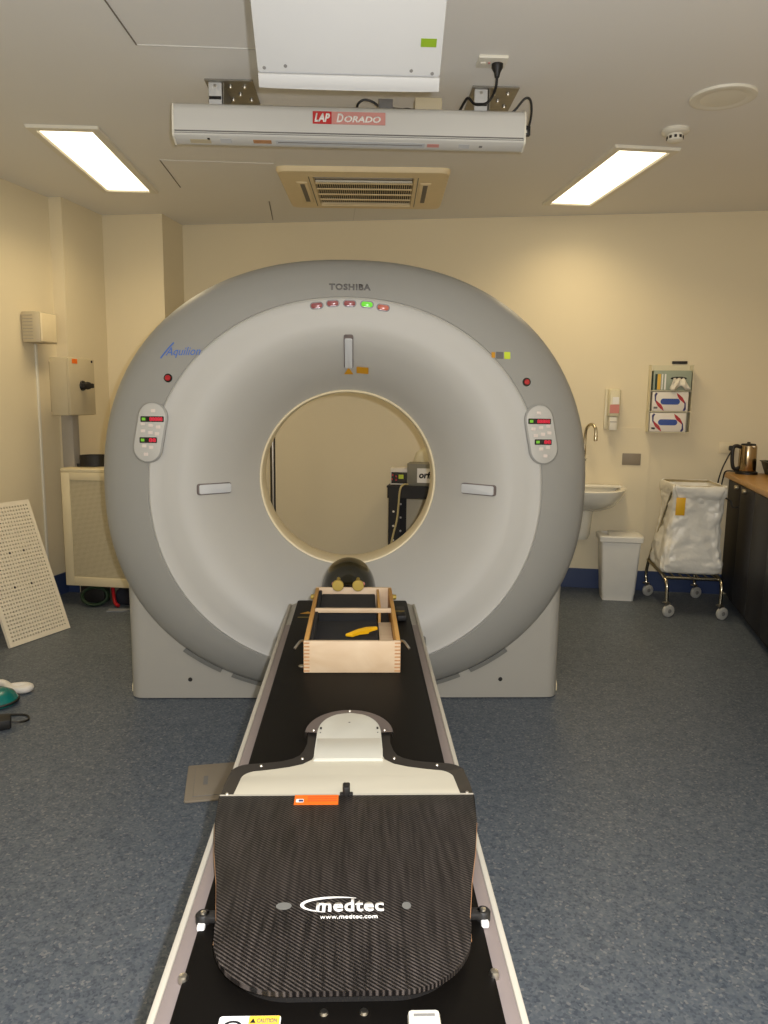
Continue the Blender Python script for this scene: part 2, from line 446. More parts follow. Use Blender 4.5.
# ------------------------------------------------------------------ CT gantry
G = thing('ct_scanner_gantry', 'large round grey CT scanner gantry with a wide bore standing behind the couch', 'ct scanner', (0, 3.28, 0))
NTH = 128
def sup(rx, rzt, rzb, p, cz, y, n=NTH):
    out = []
    for k in range(n):
        a = 2 * PI * k / n; c, s = math.cos(a), math.sin(a)
        x = rx * math.copysign(abs(c) ** (2 / p), c)
        rz = rzt if s >= 0 else rzb
        out.append((x, y, cz + rz * math.copysign(abs(s) ** (2 / p), s)))
    return out
SH = [(0.80, 0.80, 0.80, 2.0, 1.0, 0.955), (1.00, 0.91, 0.89, 2.25, 1.0, 0.96), (1.06, 0.97, 0.945, 2.25, 1.0, 0.94), (1.102, 1.009, 0.98, 2.25, 1.0, 0.88),
      (1.102, 1.009, 0.98, 2.25, 1.0, 0.17), (1.098, 1.005, 0.976, 2.25, 1.0, 0.135), (1.086, 0.993, 0.965, 2.25, 1.0, 0.102), (1.060, 0.969, 0.943, 2.25, 1.0, 0.070),
      (1.015, 0.93, 0.908, 2.24, 1.0, 0.044), (0.97, 0.896, 0.88, 2.2, 1.0, 0.024), (0.92, 0.864, 0.852, 2.16, 1.0, 0.010), (0.868, 0.832, 0.826, 2.1, 1.0, 0.001), (0.862, 0.827, 0.821, 2.1, 1.0, 0.006)]
FN = [(0.864, 0.829, 0.823, 2.1, 1.0, 0.006), (0.863, 0.828, 0.822, 2.1, 1.0, 0.001), (0.857, 0.822, 0.816, 2.1, 1.0, -0.003), (0.848, 0.814, 0.808, 2.1, 1.0, 0.001), (0.80, 0.773, 0.768, 2.08, 1.0, 0.003), (0.745, 0.724, 0.72, 2.05, 1.002, 0.004), (0.72, 0.702, 0.699, 2.04, 1.003, 0.007), (0.695, 0.680, 0.677, 2.03, 1.004, 0.014), (0.665, 0.653, 0.651, 2.02, 1.005, 0.025),
      (0.635, 0.626, 0.625, 2.01, 1.007, 0.042), (0.60, 0.595, 0.594, 2.0, 1.010, 0.070), (0.555, 0.552, 0.551, 2.0, 1.014, 0.114), (0.51, 0.508, 0.508, 2.0, 1.018, 0.168),
      (0.468, 0.467, 0.467, 2.0, 1.022, 0.229), (0.436, 0.436, 0.436, 2.0, 1.025, 0.277), (0.420, 0.420, 0.420, 2.0, 1.025, 0.300)]
bm = bmesh.new(); loft(bm, [sup(*s) for s in SH]); link('outer_shell', bm, M['shell'], G, smooth=True)
bm = bmesh.new(); loft(bm, [sup(*s) for s in FN]); link('funnel', bm, M['funnel'], G, smooth=True)
BR = [(0.422, 0.422, 0.422, 2.0, 1.025, 0.302), (0.418, 0.418, 0.418, 2.0, 1.025, 0.294), (0.412, 0.412, 0.412, 2.0, 1.025, 0.296), (0.408, 0.408, 0.408, 2.0, 1.025, 0.305),
      (0.412, 0.412, 0.412, 2.0, 1.022, 0.48), (0.43, 0.43, 0.43, 2.0, 1.02, 0.60), (0.55, 0.55, 0.55, 2.0, 1.01, 0.75), (0.80, 0.80, 0.80, 2.0, 1.0, 0.955)]
bm = bmesh.new(); loft(bm, [sup(*s) for s in BR]); link('bore_ring', bm, M['cream'], G, smooth=True)
# interpolation of the front surface, for everything mounted on it
FRONT = [SH[i] for i in range(5, 12)] + FN[2:]
def gsurf(x, z):
    prev = None
    for s in FRONT:
        rx, rt_, rb, p, cz, y = s
        dz = z - cz; rz = rt_ if dz >= 0 else rb
        f = (abs(x) / rx) ** p + (abs(dz) / rz) ** p
        f = f ** (1 / p)
        if f >= 1:
            if prev is None: return y
            f0, y0 = prev; t = (1 - f0) / (f - f0)
            return y0 + (y - y0) * t
        prev = (f, y)
    return FRONT[-1][5]
def gm(x, z, rot=0.0, lift=0.0):
    e = 0.012
    y = gsurf(x, z)
    tx = Vector((2 * e, gsurf(x + e, z) - gsurf(x - e, z), 0)).normalized()
    tz = Vector((0, gsurf(x, z + e) - gsurf(x, z - e), 2 * e)).normalized()
    n = tx.cross(tz).normalized()            # points toward -y
    tx = tz.cross(n).normalized()
    m = Matrix(((tx.x, tz.x, n.x, x + n.x * lift), (tx.y, tz.y, n.y, y + n.y * lift), (tx.z, tz.z, n.z, z + n.z * lift), (0, 0, 0, 1)))
    return m @ RZ(rot)
# base
def ring_at(a):
    c, sn = math.cos(a), math.sin(a); p = 2.25
    rz = 1.009 if sn > 0 else 0.98
    return 1.102 * math.copysign(abs(c) ** (2 / p), c), rz * math.copysign(abs(sn) ** (2 / p), sn)
bm = bmesh.new()
arch = [(1.012, 0.005), (1.012, 0.60)]
for k in range(25):
    a = R(-24 - 132 * k / 24)
    x, z = ring_at(a); arch.append((x * 0.94, 1.0 + z * 0.94))
arch += [(-1.012, 0.60), (-1.012, 0.005)]
a_, b_, f_ = bprism(bm, arch, 0.104, 0.90)
es = [e for e in bm.edges if abs(e.verts[0].co.x) > 1.011 and abs(e.verts[1].co.x) > 1.011 and e.verts[0].co.x * e.verts[1].co.x > 0 and abs(e.verts[0].co.z - e.verts[1].co.z) < 1e-6 and abs(e.verts[0].co.y - e.verts[1].co.y) > 0.1]
bmesh.ops.bevel(bm, geom=es, offset=0.06, segments=6, profile=0.5, affect='EDGES')
bmesh.ops.transform(bm, matrix=Matrix(((1, 0, 0, 0), (0, 0, 1, 0), (0, 1, 0, 0), (0, 0, 0, 1))), verts=bm.verts)
link('base', bm, M['base'], G, smooth=True)
box('plinth', (0, 0.54, 0.004), (1.98, 0.70, 0.007), M['blackm'], G)
for s in (-1, 1):
    xprism('levelling_foot', [(0.20, 0), (0.30, 0), (0.30, 0.10), (0.27, 0.10), (0.20, 0.03)], s * 1.0 if s > 0 else -1.03, 1.03 if s > 0 else -1.0, M['cream'], G)
    lathe('base_screw', [(0, 0.004), (0.009, 0.003), (0.011, 0)], M['blackm'], G, 14, T(s * 0.73, 0.105, 0.095) @ RX(R(90)))
# lips under the rim, with gaps between them
for (a0, a1) in ((-131, -119.5), (-116.5, -106), (-60.5, -49), (-74, -63.5)):
    bm = bmesh.new(); rings = []
    for k in range(13):
        x, z = ring_at(R(a0 + (a1 - a0) * k / 12))
        rings.append([(x * s, y, 1.0 + z * s) for s, y in ((0.980, 0.090), (0.999, 0.090), (1.001, 0.125), (0.980, 0.125))])
    loft(bm, rings, True, True, True)
    link('rim_lip', bm, M['lip'], G)
# indicator lamps
for x, z, mm in ((-0.131, 1.792, 'lampred'), (-0.063, 1.802, 'lampred'), (0.0085, 1.803, 'lampred'), (0.082, 1.800, 'lampgreen'), (0.151, 1.788, 'lamporange')):
    rim = prism('indicator_lamp', rrect(0.029, 0.0150, 0.0148, 6), -0.004, 0.003, M['lamprim'], G, 0, gm(x, z, -x * 0.9))
    if mm == 'lampgreen': rim['label'] = 'lit green indicator lamp'
    elif mm == 'lamporange': rim['label'] = 'orange red indicator lamp'
    prism('lens', rrect(0.024, 0.0105, 0.0103, 6), 0.002, 0.007, M[mm], rim, 0.003, gm(x, z, -x * 0.9))
# laser windows
def slot(x, z, w, h):
    f = prism('laser_window', rrect(w / 2, h / 2, min(w, h) * 0.22, 4), -0.02, 0.005, M['lamprim'], G, 0.002, gm(x, z))
    prism('window_cover', rrect(w / 2 - 0.004, h / 2 - 0.004, min(w, h) * 0.18, 4), -0.01, 0.012, M['slot'], f, 0.003, gm(x, z))
slot(-0.592, 0.999, 0.170, 0.050); slot(0.592, 1.004, 0.180, 0.050); slot(0.004, 1.603, 0.042, 0.180)
prism('warning_sticker', [(-0.020, -0.022), (0.020, -0.022), (0, 0.026)], 0.012, 0.014, M['amber'], G, 0, gm(0.004, 1.538, 0, 0.002))
prism('laser_sticker', rrect(0.027, 0.022, 0.002, 2), 0.0, 0.002, M['amber'], G, 0, gm(0.066, 1.533, 0, 0.003))
# touch panels at the two shoulders
def control(x, z, rot, sgn):
    m = gm(x, z, rot)
    p = prism('control_panel', rrect(0.062, 0.128, 0.0615, 8), -0.004, 0.007, M['panelgrey'], G, 0.003, m)
    bm = bmesh.new()
    o_, i_ = rrect(0.068, 0.134, 0.0675, 8), rrect(0.061, 0.127, 0.0605, 8)
    loft(bm, [[Vector((q[0], q[1], zz)) for q in ring] for ring, zz in ((o_, -0.003), (o_, 0.005), (i_, 0.009), (i_, 0.0))])
    bmesh.ops.transform(bm, matrix=m, verts=bm.verts); link('panel_rim', bm, M['shell'], p, smooth=True)
    u = RZ(-rot)
    for (cx, cy, w, h, g) in ((0.002 * sgn, 0.058, 0.104, 0.024, 0.30), (0.0 * sgn, -0.034, 0.078, 0.024, 0.42)):
        prism('display', rrect(w / 2, h / 2, 0.003, 2), 0.007, 0.010, M['dark'], p, 0, m @ T(cx, cy, 0) @ u)
        prism('green_digits', rrect(0.008, 0.006, 0.001, 2), 0.010, 0.0108, M['greenled'], p, 0, m @ T(cx, cy, 0) @ u @ T(-w / 2 + 0.014, 0, 0))
        wr = w * (0.62 if g < 0.4 else 0.45)
        text('red_digits', '88888' if g < 0.4 else '88', wr * 0.92, h * 0.72, M['redled'], p, m @ T(cx, cy, 0) @ u @ T(w / 2 - wr / 2 - 0.002, 0, 0.010), 0.04)
    for cx, cy in ((0, 0.094), (-0.036, 0.030), (0, 0.030), (0.034, 0.03), (-0.03, 0.0), (0.004, 0.0), (0.034, 0.0), (-0.014, -0.062), (0.018, -0.062), (0, -0.096)):
        prism('button', rrect(0.010, 0.007, 0.003, 3), 0.007, 0.0105, M['button'], p, 0.001, m @ T(cx, cy, 0) @ u)
control(-0.848, 1.250, R(-11), 1); control(0.852, 1.258, R(11), -1)
for x, z in ((-0.766, 1.482), (0.779, 1.484)):
    b = lathe('emergency_button', [(0, 0.010), (0.011, 0.009), (0.0125, 0.006), (0.0125, 0)], M['red'], G, 20, gm(x, z))
    lathe('collar', [(0.012, 0.004), (0.018, 0.004), (0.019, 0)], M['dark'], b, 20, gm(x, z))
text('maker_lettering', 'TOSHIBA', 0.176, 0.030, M['textgrey'], G, gm(0.009, 1.872, 0, 0.0005), 0.04, 0, 0.001, 1.15)
text('model_lettering', 'Aquilion', 0.155, 0.046, M['textblue'], G, gm(-0.700, 1.590, 0.0, 0.0005), 0.0, 0.35, 0.001)
tube('lettering_flourish', [gm(-0.80, 1.565, 0, 0.001).translation, gm(-0.772, 1.60, 0, 0.001).translation, gm(-0.742, 1.632, 0, 0.001).translation], 0.003, M['textblue'], G, 6)
prism('status_sticker', rrect(0.0135, 0.0150, 0.002, 2), 0.0, 0.002, M['yellowgreen'], G, 0, gm(0.690, 1.596))
prism('status_sticker', rrect(0.016, 0.0150, 0.002, 2), 0.0, 0.002, M['textgrey'], G, 0, gm(0.656, 1.596))['label'] = 'grey status sticker'
prism('status_sticker', rrect(0.008, 0.0120, 0.002, 2), 0.0, 0.002, M['amber'], G, 0, gm(0.628, 1.597))['label'] = 'amber status sticker'

# ------------------------------------------------------------------ patient couch
CX = 0.027
K = thing('patient_couch', 'long narrow patient couch with black top and grey side rails leading into the scanner bore', 'patient couch', (CX, 0, 0))
prism('tray', rrect(0.270, 1.545, 0.045, 6, 0, 1.645), 0.45, 0.522, M['lipwhite'], K, 0.012)
for s in (-1, 1):
    box('edge_strip', (s * 0.2645, 1.63, 0.526), (0.011, 3.0, 0.014), M['lipwhite'], K, 0.003)
    r = box('side_rail', (s * 0.246, 1.47, 0.525), (0.026, 2.72, 0.012), M['rail'], K, 0.002)
    for y in (1.02, 1.42):
        lathe('index_pin', [(0, 0.012), (0.006, 0.011), (0.008, 0.006), (0.008, 0)], M['steel'], r, 14, T(s * 0.235, y, 0.531))
    lathe('side_knob', [(0, 0.016), (0.03, 0.012), (0.036, 0.0)], M['lip'], K, 24, T(s * 0.268, 2.72, 0.487) @ RY(s * R(90)))
prism('tabletop', rrect(0.236, 1.53, 0.012, 3, 0, 1.645), 0.515, 0.536, M['black'], K, 0.003)
# shallow raised strip down the middle of the near end
box('pedestal', (0, 1.5, 0.22), (0.42, 1.9, 0.44), M['base'], K, 0.03)
box('foot_plate', (0, 1.5, 0.02), (0.50, 2.2, 0.04), M['lip'], K, 0.01)
cl = prism('caution_label', rrect(0.043, 0.032, 0.004, 3), 0.536, 0.5372, M['whiteprint'], K, 0, T(-0.124, 0.916, 0))
prism('yellow_band', rrect(0.0215, 0.0085, 0.001, 2), 0.5372, 0.538, M['yellow'], cl, 0, T(-0.104, 0.9385, 0))
text('caution_lettering', 'CAUTION', 0.028, 0.007, M['textgrey'], cl, T(-0.100, 0.9385, 0.538), 0.02, 0, 0.0004)
prism('caution_triangle', [(-0.004, -0.0035), (0.004, -0.0035), (0, 0.004)], 0.538, 0.5384, M['textblack'], cl, 0, T(-0.1195, 0.9385, 0))
bm = bmesh.new()
o_, i_ = ell(0.016, 0.016, 28), ell(0.0125, 0.0125, 28)
loft(bm, [[Vector((q[0], q[1], zz)) for q in g] for g, zz in ((o_, 0), (o_, 0.0006), (i_, 0.0006), (i_, 0))])
bbox(bm, (0, 0, 0.0003), (0.026, 0.0035, 0.0006), 0, RZ(R(-50)))
bmesh.ops.transform(bm, matrix=T(-0.147, 0.924, 0.5372), verts=bm.verts); link('prohibition_sign', bm, M['textblack'], cl)
for k in range(4): box('small_print', (-0.104, 0.924 - k * 0.006, 0.5374), (0.036 - 0.004 * (k % 2), 0.0018, 0.0004), M['trunk'], cl)
lt = box('latch', (0.120, 0.918, 0.543), (0.046, 0.050, 0.014), M['plastic'], K, 0.006)
box('latch_slot', (0.120, 0.930, 0.5505), (0.030, 0.004, 0.002), M['groove'], lt)
for x in (-0.021, 0.036):
    lathe('tabletop_screw', [(0, 0.004), (0.005, 0.0035), (0.0065, 0)], M['steel'], K, 14, T(x, 0.952, 0.536))
prism('end_mark', [(-0.03, 0), (0.03, 0), (0, 0.03)], 0.536, 0.5368, M['amber'], K, 0, T(-0.180, 2.965, 0))
box('mark_line', (-0.178, 2.915, 0.5363), (0.075, 0.005, 0.0008), M['brass'], K)
box('end_clamp', (0.198, 2.93, 0.548), (0.036, 0.14, 0.022), M['blackm'], K, 0.004)
box('mark_line', (0.19, 2.925, 0.5597), (0.045, 0.005, 0.0008), M['brass'], K)
lathe('tabletop_dot', [(0, 0.002), (0.011, 0.0015), (0.012, 0)], M['steel'], K, 16, T(-0.157, 2.36, 0.536))

# ------------------------------------------------------------------ head and shoulder board
Bd = thing('mask_board', 'flat carbon fibre head and shoulder board with white shoulder panel lying on the couch', 'positioning board', (0.031, 1.494, 0.537))
body = [(-0.272, 0.0), (0.272, 0.0), (0.262, -0.10), (0.244, -0.20), (0.2235, -0.29), (0.2145, -0.34), (0.206, -0.385)]
def arc(cx, cy, r, a0, a1, n=8, ry=None):
    return [(cx + r * math.cos(R(a0 + (a1 - a0) * k / n)), cy + (ry or r) * math.sin(R(a0 + (a1 - a0) * k / n))) for k in range(n + 1)]
half = body[1:] + arc(0.082, -0.412, 0.121, 4, -90, 14, 0.126)
full = half + [(-x, y) for x, y in half[::-1]]
prism('carbon_panel', full, 0.022, 0.030, M['carbon'], Bd, 0.003)
prism('base_pad', [(x * 0.93, -0.012 + y * 0.95) for x, y in full], 0.0, 0.023, M['blackm'], Bd)
bm = bmesh.new()
edge = [(x * 0.9985, y) for x, y in full]
bm.free()
for sgn in (1, -1): tube('edge_line', [(sgn * x * 0.999, y, 0.0225) for x, y in half[1:9]], 0.0012, M['woodjoint'], Bd, 6, False)['label'] = 'thin golden edge line'
# shoulder/head frame outline, right half from the hinge line to the crown
fr = [(0.272, 0.002), (0.270, 0.05)] + arc(0.222, 0.10, 0.046, 10, 86, 8) + [(0.205, 0.148), (0.155, 0.158), (0.128, 0.168), (0.112, 0.185), (0.104, 0.21), (0.102, 0.25), (0.1035, 0.30)] + arc(0, 0.305, 0.104, 8, 90, 10, 0.130)
fr_full = fr + [(-x, y) for x, y in fr[::-1]]
prism('shoulder_frame', fr_full, 0.0, 0.026, M['frame'], Bd, 0.004)
inn = [(0.243, 0.003), (0.240, 0.035)] + arc(0.200, 0.070, 0.038, 10, 88, 8) + [(0.17, 0.115), (0.135, 0.124), (0.105, 0.138), (0.084, 0.160), (0.078, 0.19), (0.078, 0.24)]
inn_full = inn + [(-x, y) for x, y in inn[::-1]]
prism('shoulder_panel', inn_full, 0.02, 0.0285, M['pad'], Bd, 0.001)
am = bmesh.new()
ao = arc(0, 0.300, 0.111, 0, 180, 24, 0.136); ai = arc(0, 0.296, 0.080, 0, 180, 24, 0.100)
loft(am, [[Vector((q[0], q[1], zz)) for q in g] for g, zz in ((ao, 0.015), (ao, 0.032), (ai, 0.032), (ai, 0.015))], closed=False)
link('crown_arch', am, M['arch'], Bd, smooth=False)
hp = [(0.081, 0.150), (0.0815, 0.20), (0.080, 0.30)] + arc(0, 0.305, 0.079, 8, 90, 10, 0.108)
hp_full = hp + [(-x, y) for x, y in hp[::-1]]
h = prism('headrest_plate', hp_full, 0.028, 0.034, M['plate'], Bd, 0.002)
box('plate_fold', (0, 0.205, 0.0345), (0.156, 0.105, 0.002), M['plate'], h, 0.0008)
for x in (-0.072, 0.072):
    box('clip_hole', (x, 0.318, 0.0342), (0.005, 0.012, 0.001), M['textblack'], h)
    box('clip_hole', (x, 0.292, 0.0342), (0.003, 0.005, 0.001), M['textgrey'], h)
for x, y in ((0, 0.352), (0, 0.17)):
    lathe('plate_dot', [(0, 0.001), (0.003, 0)], M['textgrey'], h, 10, T(x, y, 0.0345))
for x, y in ((-0.090, 0.31), (0.090, 0.31), (-0.108, 0.17), (0.108, 0.17), (-0.2, 0.136), (0.206, 0.136), (-0.257, 0.012), (0.258, 0.012), (0, 0.428)):
    z = 0.032 if abs(x) < 0.1 and y > 0.25 else 0.026
    lathe('frame_stud', [(0, 0.003), (0.003, 0.0025), (0.0042, 0)], M['steel'], Bd, 12, T(x, y, z))
box('hinge_highlight', (0, 0.0, 0.0292), (0.540, 0.004, 0.003), M['lipwhite'], Bd)  # off-white strip painting the light caught along the carbon panel's far edge
kn = prism('locking_knob', rrect(0.0075, 0.012, 0.004, 4), 0.028, 0.050, M['blackm'], Bd, 0.002, T(-0.002, 0.004, 0))
prism('knob_foot', rrect(0.014, 0.005, 0.003, 3), 0.029, 0.034, M['blackm'], kn, 0.001, T(-0.002, 0.0, 0))
ol = box('orange_label', (-0.0645, -0.0215, 0.0306), (0.092, 0.037, 0.0012), M['orange'], Bd)
prism('label_symbol', rrect(0.008, 0.006, 0.002, 3), 0.0312, 0.0318, M['whiteprint'], ol, 0, T(-0.099, -0.026, 0))
prism('label_symbol', rrect(0.0045, 0.0035, 0.001, 3), 0.0318, 0.0322, M['navy'], ol, 0, T(-0.0965, -0.027, 0))
for k in range(3): box('label_line', (-0.052, -0.011 - k * 0.008, 0.0313), (0.062, 0.0015, 0.0004), M['lapred'], ol)
prism('index_mark', ell(0.013, 0.009, 16), 0.0300, 0.0306, M['lip'], Bd, 0, T(-0.100, -0.355, 0))
prism('index_mark', ell(0.0075, 0.009, 16), 0.0300, 0.0306, M['lip'], Bd, 0, T(0.104, -0.357, 0))
text('board_lettering', 'medtec', 0.112, 0.032, M['whiteprint'], Bd, T(0.010, -0.354, 0.030), 0.028, 0, 0.0008, 1.08)
text('website_lettering', 'www.medtec.com', 0.094, 0.010, M['whiteprint'], Bd, T(0.008, -0.382, 0.030), 0.012, 0, 0.0008)
# swoosh around the m
bm = bmesh.new(); A_, B_ = [], []
for k in range(25):
    a = R(60 + k * 190 / 24); w = 0.0028 * math.sin(PI * k / 24) + 0.0006
    cx, cy = -0.010, -0.354
    ex, ey = 0.060, 0.019
    A_.append(Vector((cx + (ex + w) * math.cos(a), cy + (ey + w) * math.sin(a), 0.0308)))
    B_.append(Vector((cx + (ex - w) * math.cos(a), cy + (ey - w) * math.sin(a), 0.0308)))
loft(bm, [A_, B_], closed=False); link('swoosh', bm, M['whiteprint'], Bd)
for s in (-1, 1):
    cm = box('rail_clamp', (s * 0.213, -0.352, 0.010), (0.036, 0.020, 0.012), M['blackm'], Bd, 0.003)
    lathe('clamp_ring', [(0, 0.016), (0.010, 0.016), (0.0125, 0.013), (0.0125, 0)], M['blackm'], cm, 20, T(s * 0.234, -0.350, 0.0))
    lathe('clamp_screw', [(0, 0.019), (0.0045, 0.018), (0.0055, 0.015)], M['steel'], cm, 14, T(s * 0.234, -0.350, 0.0))
    box('clamp_tab', (s * 0.235, -0.364, 0.001), (0.013, 0.014, 0.010), M['whiteprint'], cm, 0.003)

# ------------------------------------------------------------------ wooden box
Wb = thing('wooden_box', 'open pale wooden box with finger joints and black foam lining on the couch', 'wooden box', (0.034, 2.297, 0.5365))
WX, WL, WH, t = 0.154, 0.70, 0.104, 0.014
box('front_panel', (0, t / 2, WH / 2), (2 * WX, t, WH), M['wood'], Wb, 0.001)
box('back_panel', (0, WL - t / 2, WH / 2), (2 * WX, t, WH), M['wood'], Wb, 0.001)
for s in (-1, 1):
    p = box('side_panel', (s * (WX - t / 2), WL / 2, WH / 2), (t, WL - 2 * t - 0.001, WH - 0.001), M['woodedge'], Wb, 0.001)
    for k in range(9):
        box('finger_joint', (s * (WX - 0.009), -0.0003, 0.006 + k * 0.0115), (0.019, 0.002, 0.0045), M['woodjoint'], p)
    hk = tube('metal_hook', [(s * (WX + 0.001), 0.03, 0.095), (s * (WX + 0.012), 0.02, 0.097), (s * (WX + 0.028), -0.005, 0.082)], 0.004, M['steel'], Wb, 8)
    lathe('side_stud', [(0, 0.02), (0.010, 0.018), (0.012, 0)], M['brass'], Wb, 14, T(s * WX, WL - 0.05, 0.075) @ RY(s * R(90)))
box('floor_panel', (0, WL / 2, 0.004), (2 * WX - 2 * t, WL - 2 * t, 0.008), M['blackm'], Wb)
box('partition', (0.098, WL * 0.78, 0.05), (0.010, WL * 0.40, 0.096), M['woodedge'], Wb, 0.001)
box('divider', (0, 0.385, 0.0955), (2 * WX - 2 * t - 0.001, 0.012, 0.016), M['wood'], Wb, 0.001)
box('foam_lining', (-0.020, 0.535, 0.045), (0.214, 0.285, 0.072), M['foam'], Wb, 0.004)
box('foam_lining', (-0.022, 0.20, 0.033), (0.222, 0.36, 0.048), M['foam'], Wb, 0.004)
box('foam_wall', (-0.1335, 0.20, 0.05), (0.012, 0.36, 0.085), M['foam'], Wb, 0.003)
box('inner_strip', (0.1155, 0.20, 0.030), (0.046, 0.36, 0.044), M['wood'], Wb, 0.002)
box('foam_wall', (-0.1335, 0.535, 0.05), (0.012, 0.285, 0.092), M['foam'], Wb, 0.003)
yl = [(-0.055, -0.016), (-0.01, 0.012), (0.02, 0.028), (0.058, 0.030), (0.062, 0.022), (0.03, 0.012), (0.028, -0.004), (-0.005, -0.004), (-0.03, -0.024)]
tag(prism('yellow_clip', yl, 0.0, 0.012, M['yellowp'], None, 0.003, T(0.062, 2.50, 0.596) @ RZ(R(8)) @ RX(R(10)) @ T(0, 0, 0.005) ), 'small yellow plastic clip lying in the front of the wooden box', 'clip')

# ------------------------------------------------------------------ head holder
H = thing('head_holder', 'dark glossy curved head holder with two brass discs at the far couch end', 'head holder', (0.011, 3.06, 0.537))
bm = bmesh.new()
rings = []
for y, sc, hh in ((0.0, 0.94, 0.088), (0.04, 0.98, 0.118), (0.09, 1.0, 0.146), (0.14, 0.99, 0.157), (0.18, 0.96, 0.156)):
    o_ = [(0.120 * sc * math.cos(R(a)), y, 0.02 + hh * max(0, math.sin(R(a))) ** 0.8) for a in range(0, 181, 6)]
    rings.append(o_)
inner = [[(p[0] * 0.86, p[1], 0.02 + (p[2] - 0.02) * 0.88) for p in r] for r in rings]
allr = rings + inner[::-1]
V = loft(bm, allr + [allr[0]], closed=False)
bmesh.ops.remove_doubles(bm, verts=bm.verts, dist=1e-5)
link('arched_shell', bm, M['dome'], H, smooth=True)
yprism('front_plate', [(0.095 * math.cos(R(a)), 0.02 + 0.070 * math.sin(R(a))) for a in range(0, 181, 10)], 0.01, 0.03, M['black'], H, 0.004)
box('base_plate', (0, 0.08, 0.012), (0.225, 0.20, 0.022), M['blackm'], H, 0.004)
for s in (-1, 1):
    lathe('brass_disc', [(0, 0.0075), (0.0215, 0.0070), (0.0240, 0.004), (0.0240, 0), (0, 0)], M['brass'], H, 24, T(s * 0.041, -0.081, 0.114) @ RX(R(90)))
    tube('disc_stalk', [(s * 0.041, 0.012, 0.119), (s * 0.041, -0.080, 0.119)], 0.008, M['brass'], H, 10, False)
    lathe('pale_screw', [(0, 0.012), (0.007, 0.010), (0.008, 0)], M['pink'], H, 14, T(s * 0.062, 0.012, 0.098) @ RX(R(90)))

# ------------------------------------------------------------------ floor outlet left of the couch
F = thing('floor_outlet', 'square taupe floor outlet plate on the blue floor left of the couch', 'floor outlet', (-0.448, 2.605, 0), R(9))
prism('plate', rrect(0.125, 0.132, 0.006, 3), 0, 0.009, M['socket'], F, 0.003)
ld = prism('lid', rrect(0.083, 0.10, 0.004, 3), 0.008, 0.012, M['socket'], F, 0.001, T(-0.012, -0.005, 0))
box('lid_latch', (-0.055, 0.0, 0.0125), (0.016, 0.06, 0.002), M['groove'], ld)
for q_ in ((-0.095, 0, 0.002, 0.2), (0.071, 0, 0.002, 0.2), (-0.012, -0.105, 0.168, 0.002), (-0.012, 0.095, 0.168, 0.002)): box('lid_joint', (q_[0], q_[1], 0.0097), (q_[2], q_[3], 0.002), M['groove'], F)
box('cable_slot', (0.092, 0.01, 0.0098), (0.020, 0.17, 0.0016), M['dark'], F)

# ------------------------------------------------------------------ laser bar
L = thing('laser_bar', 'long white laser bar with red logo hung across the ceiling on two brackets', 'laser', (0.008, 0, 0))
lp = [(3.44, 2.604), (3.37, 2.604), (3.33, 2.599), (3.308, 2.586), (3.30, 2.565), (3.298, 2.486), (3.304, 2.483), (3.304, 2.478), (3.296, 2.475), (3.296, 2.468), (3.300, 2.464), (3.348, 2.446), (3.358, 2.447), (3.44, 2.487)]
xprism('housing', lp, -0.722, 0.722, M['barwhite'], L, 0, True)
for s in (-1, 1):
    xprism('end_cap', [(3.444, 2.608), (3.37, 2.608), (3.328, 2.602), (3.304, 2.588), (3.296, 2.565), (3.293, 2.468), (3.30, 2.460), (3.348, 2.442), (3.359, 2.443), (3.444, 2.483)], *((-0.729, -0.722) if s < 0 else (0.722, 0.729)), M['plastic'], L)
box('profile_line', (0, 3.2965, 2.4750), (1.44, 0.003, 0.0025), M['groove'], L)
box('profile_line', (0, 3.3010, 2.4845), (1.44, 0.007, 0.003), M['groove'], L)
tilt = RX(math.atan2(-0.021, 0.028) )
def onstrip(name, x, w, h, m, par=L, t=0.5, d=0.003):
    y0, z0, y1, z1 = 3.300, 2.464, 3.348, 2.446
    return box(name, (x, y0 + (y1 - y0) * t, z0 + (z1 - z0) * t), (w, h, d), m, par, 0, RX(math.atan2(z1 - z0, y1 - y0)))
wn = onstrip('laser_window', -0.0, 0.62, 0.026, M['slot'])
onstrip('window_slit', 0.0, 0.60, 0.004, M['groove'], wn, 0.5, 0.0045)
onstrip('type_plate', -0.62, 0.085, 0.022, M['boxgrey'], L, 0.6)
onstrip('warning_print', -0.365, 0.075, 0.020, M['woodjoint'], L, 0.5)
onstrip('warning_print', 0.345, 0.05, 0.018, M['redpale'], L, 0.5)
onstrip('button_print', -0.515, 0.045, 0.026, M['slot'], L, 0.5)
onstrip('button_print', 0.475, 0.045, 0.022, M['slot'], L, 0.5)
onstrip('sensor', 0.545, 0.014, 0.010, M['groove'], L, 0.5)
onstrip('sensor', -0.585, 0.010, 0.010, M['dark'], L, 0.3)
lg = box('red_logo', (-0.116, 3.2970, 2.5450), (0.078, 0.003, 0.048), M['lapred'], L, 0, Matrix.Shear('XZ', 4, (0.15, 0)) if False else None)
text('logo_lettering', 'LAP', 0.064, 0.034, M['whiteprint'], lg, T(-0.116, 3.2955, 2.5450) @ WALLF, 0.04, 0.25, 0.0008)
lg2 = box('pale_logo_band', (0.034, 3.2970, 2.5450), (0.220, 0.003, 0.048), M['redpale'], L)
text('name_lettering', 'D', 0.028, 0.034, M['whiteprint'], lg2, T(-0.043, 3.2955, 2.5450) @ WALLF, 0.03, 0.2, 0.0008)
text('name_lettering', 'ORADO', 0.150, 0.025, M['whiteprint'], lg2, T(0.050, 3.2955, 2.5415) @ WALLF, 0.03, 0.2, 0.0008)
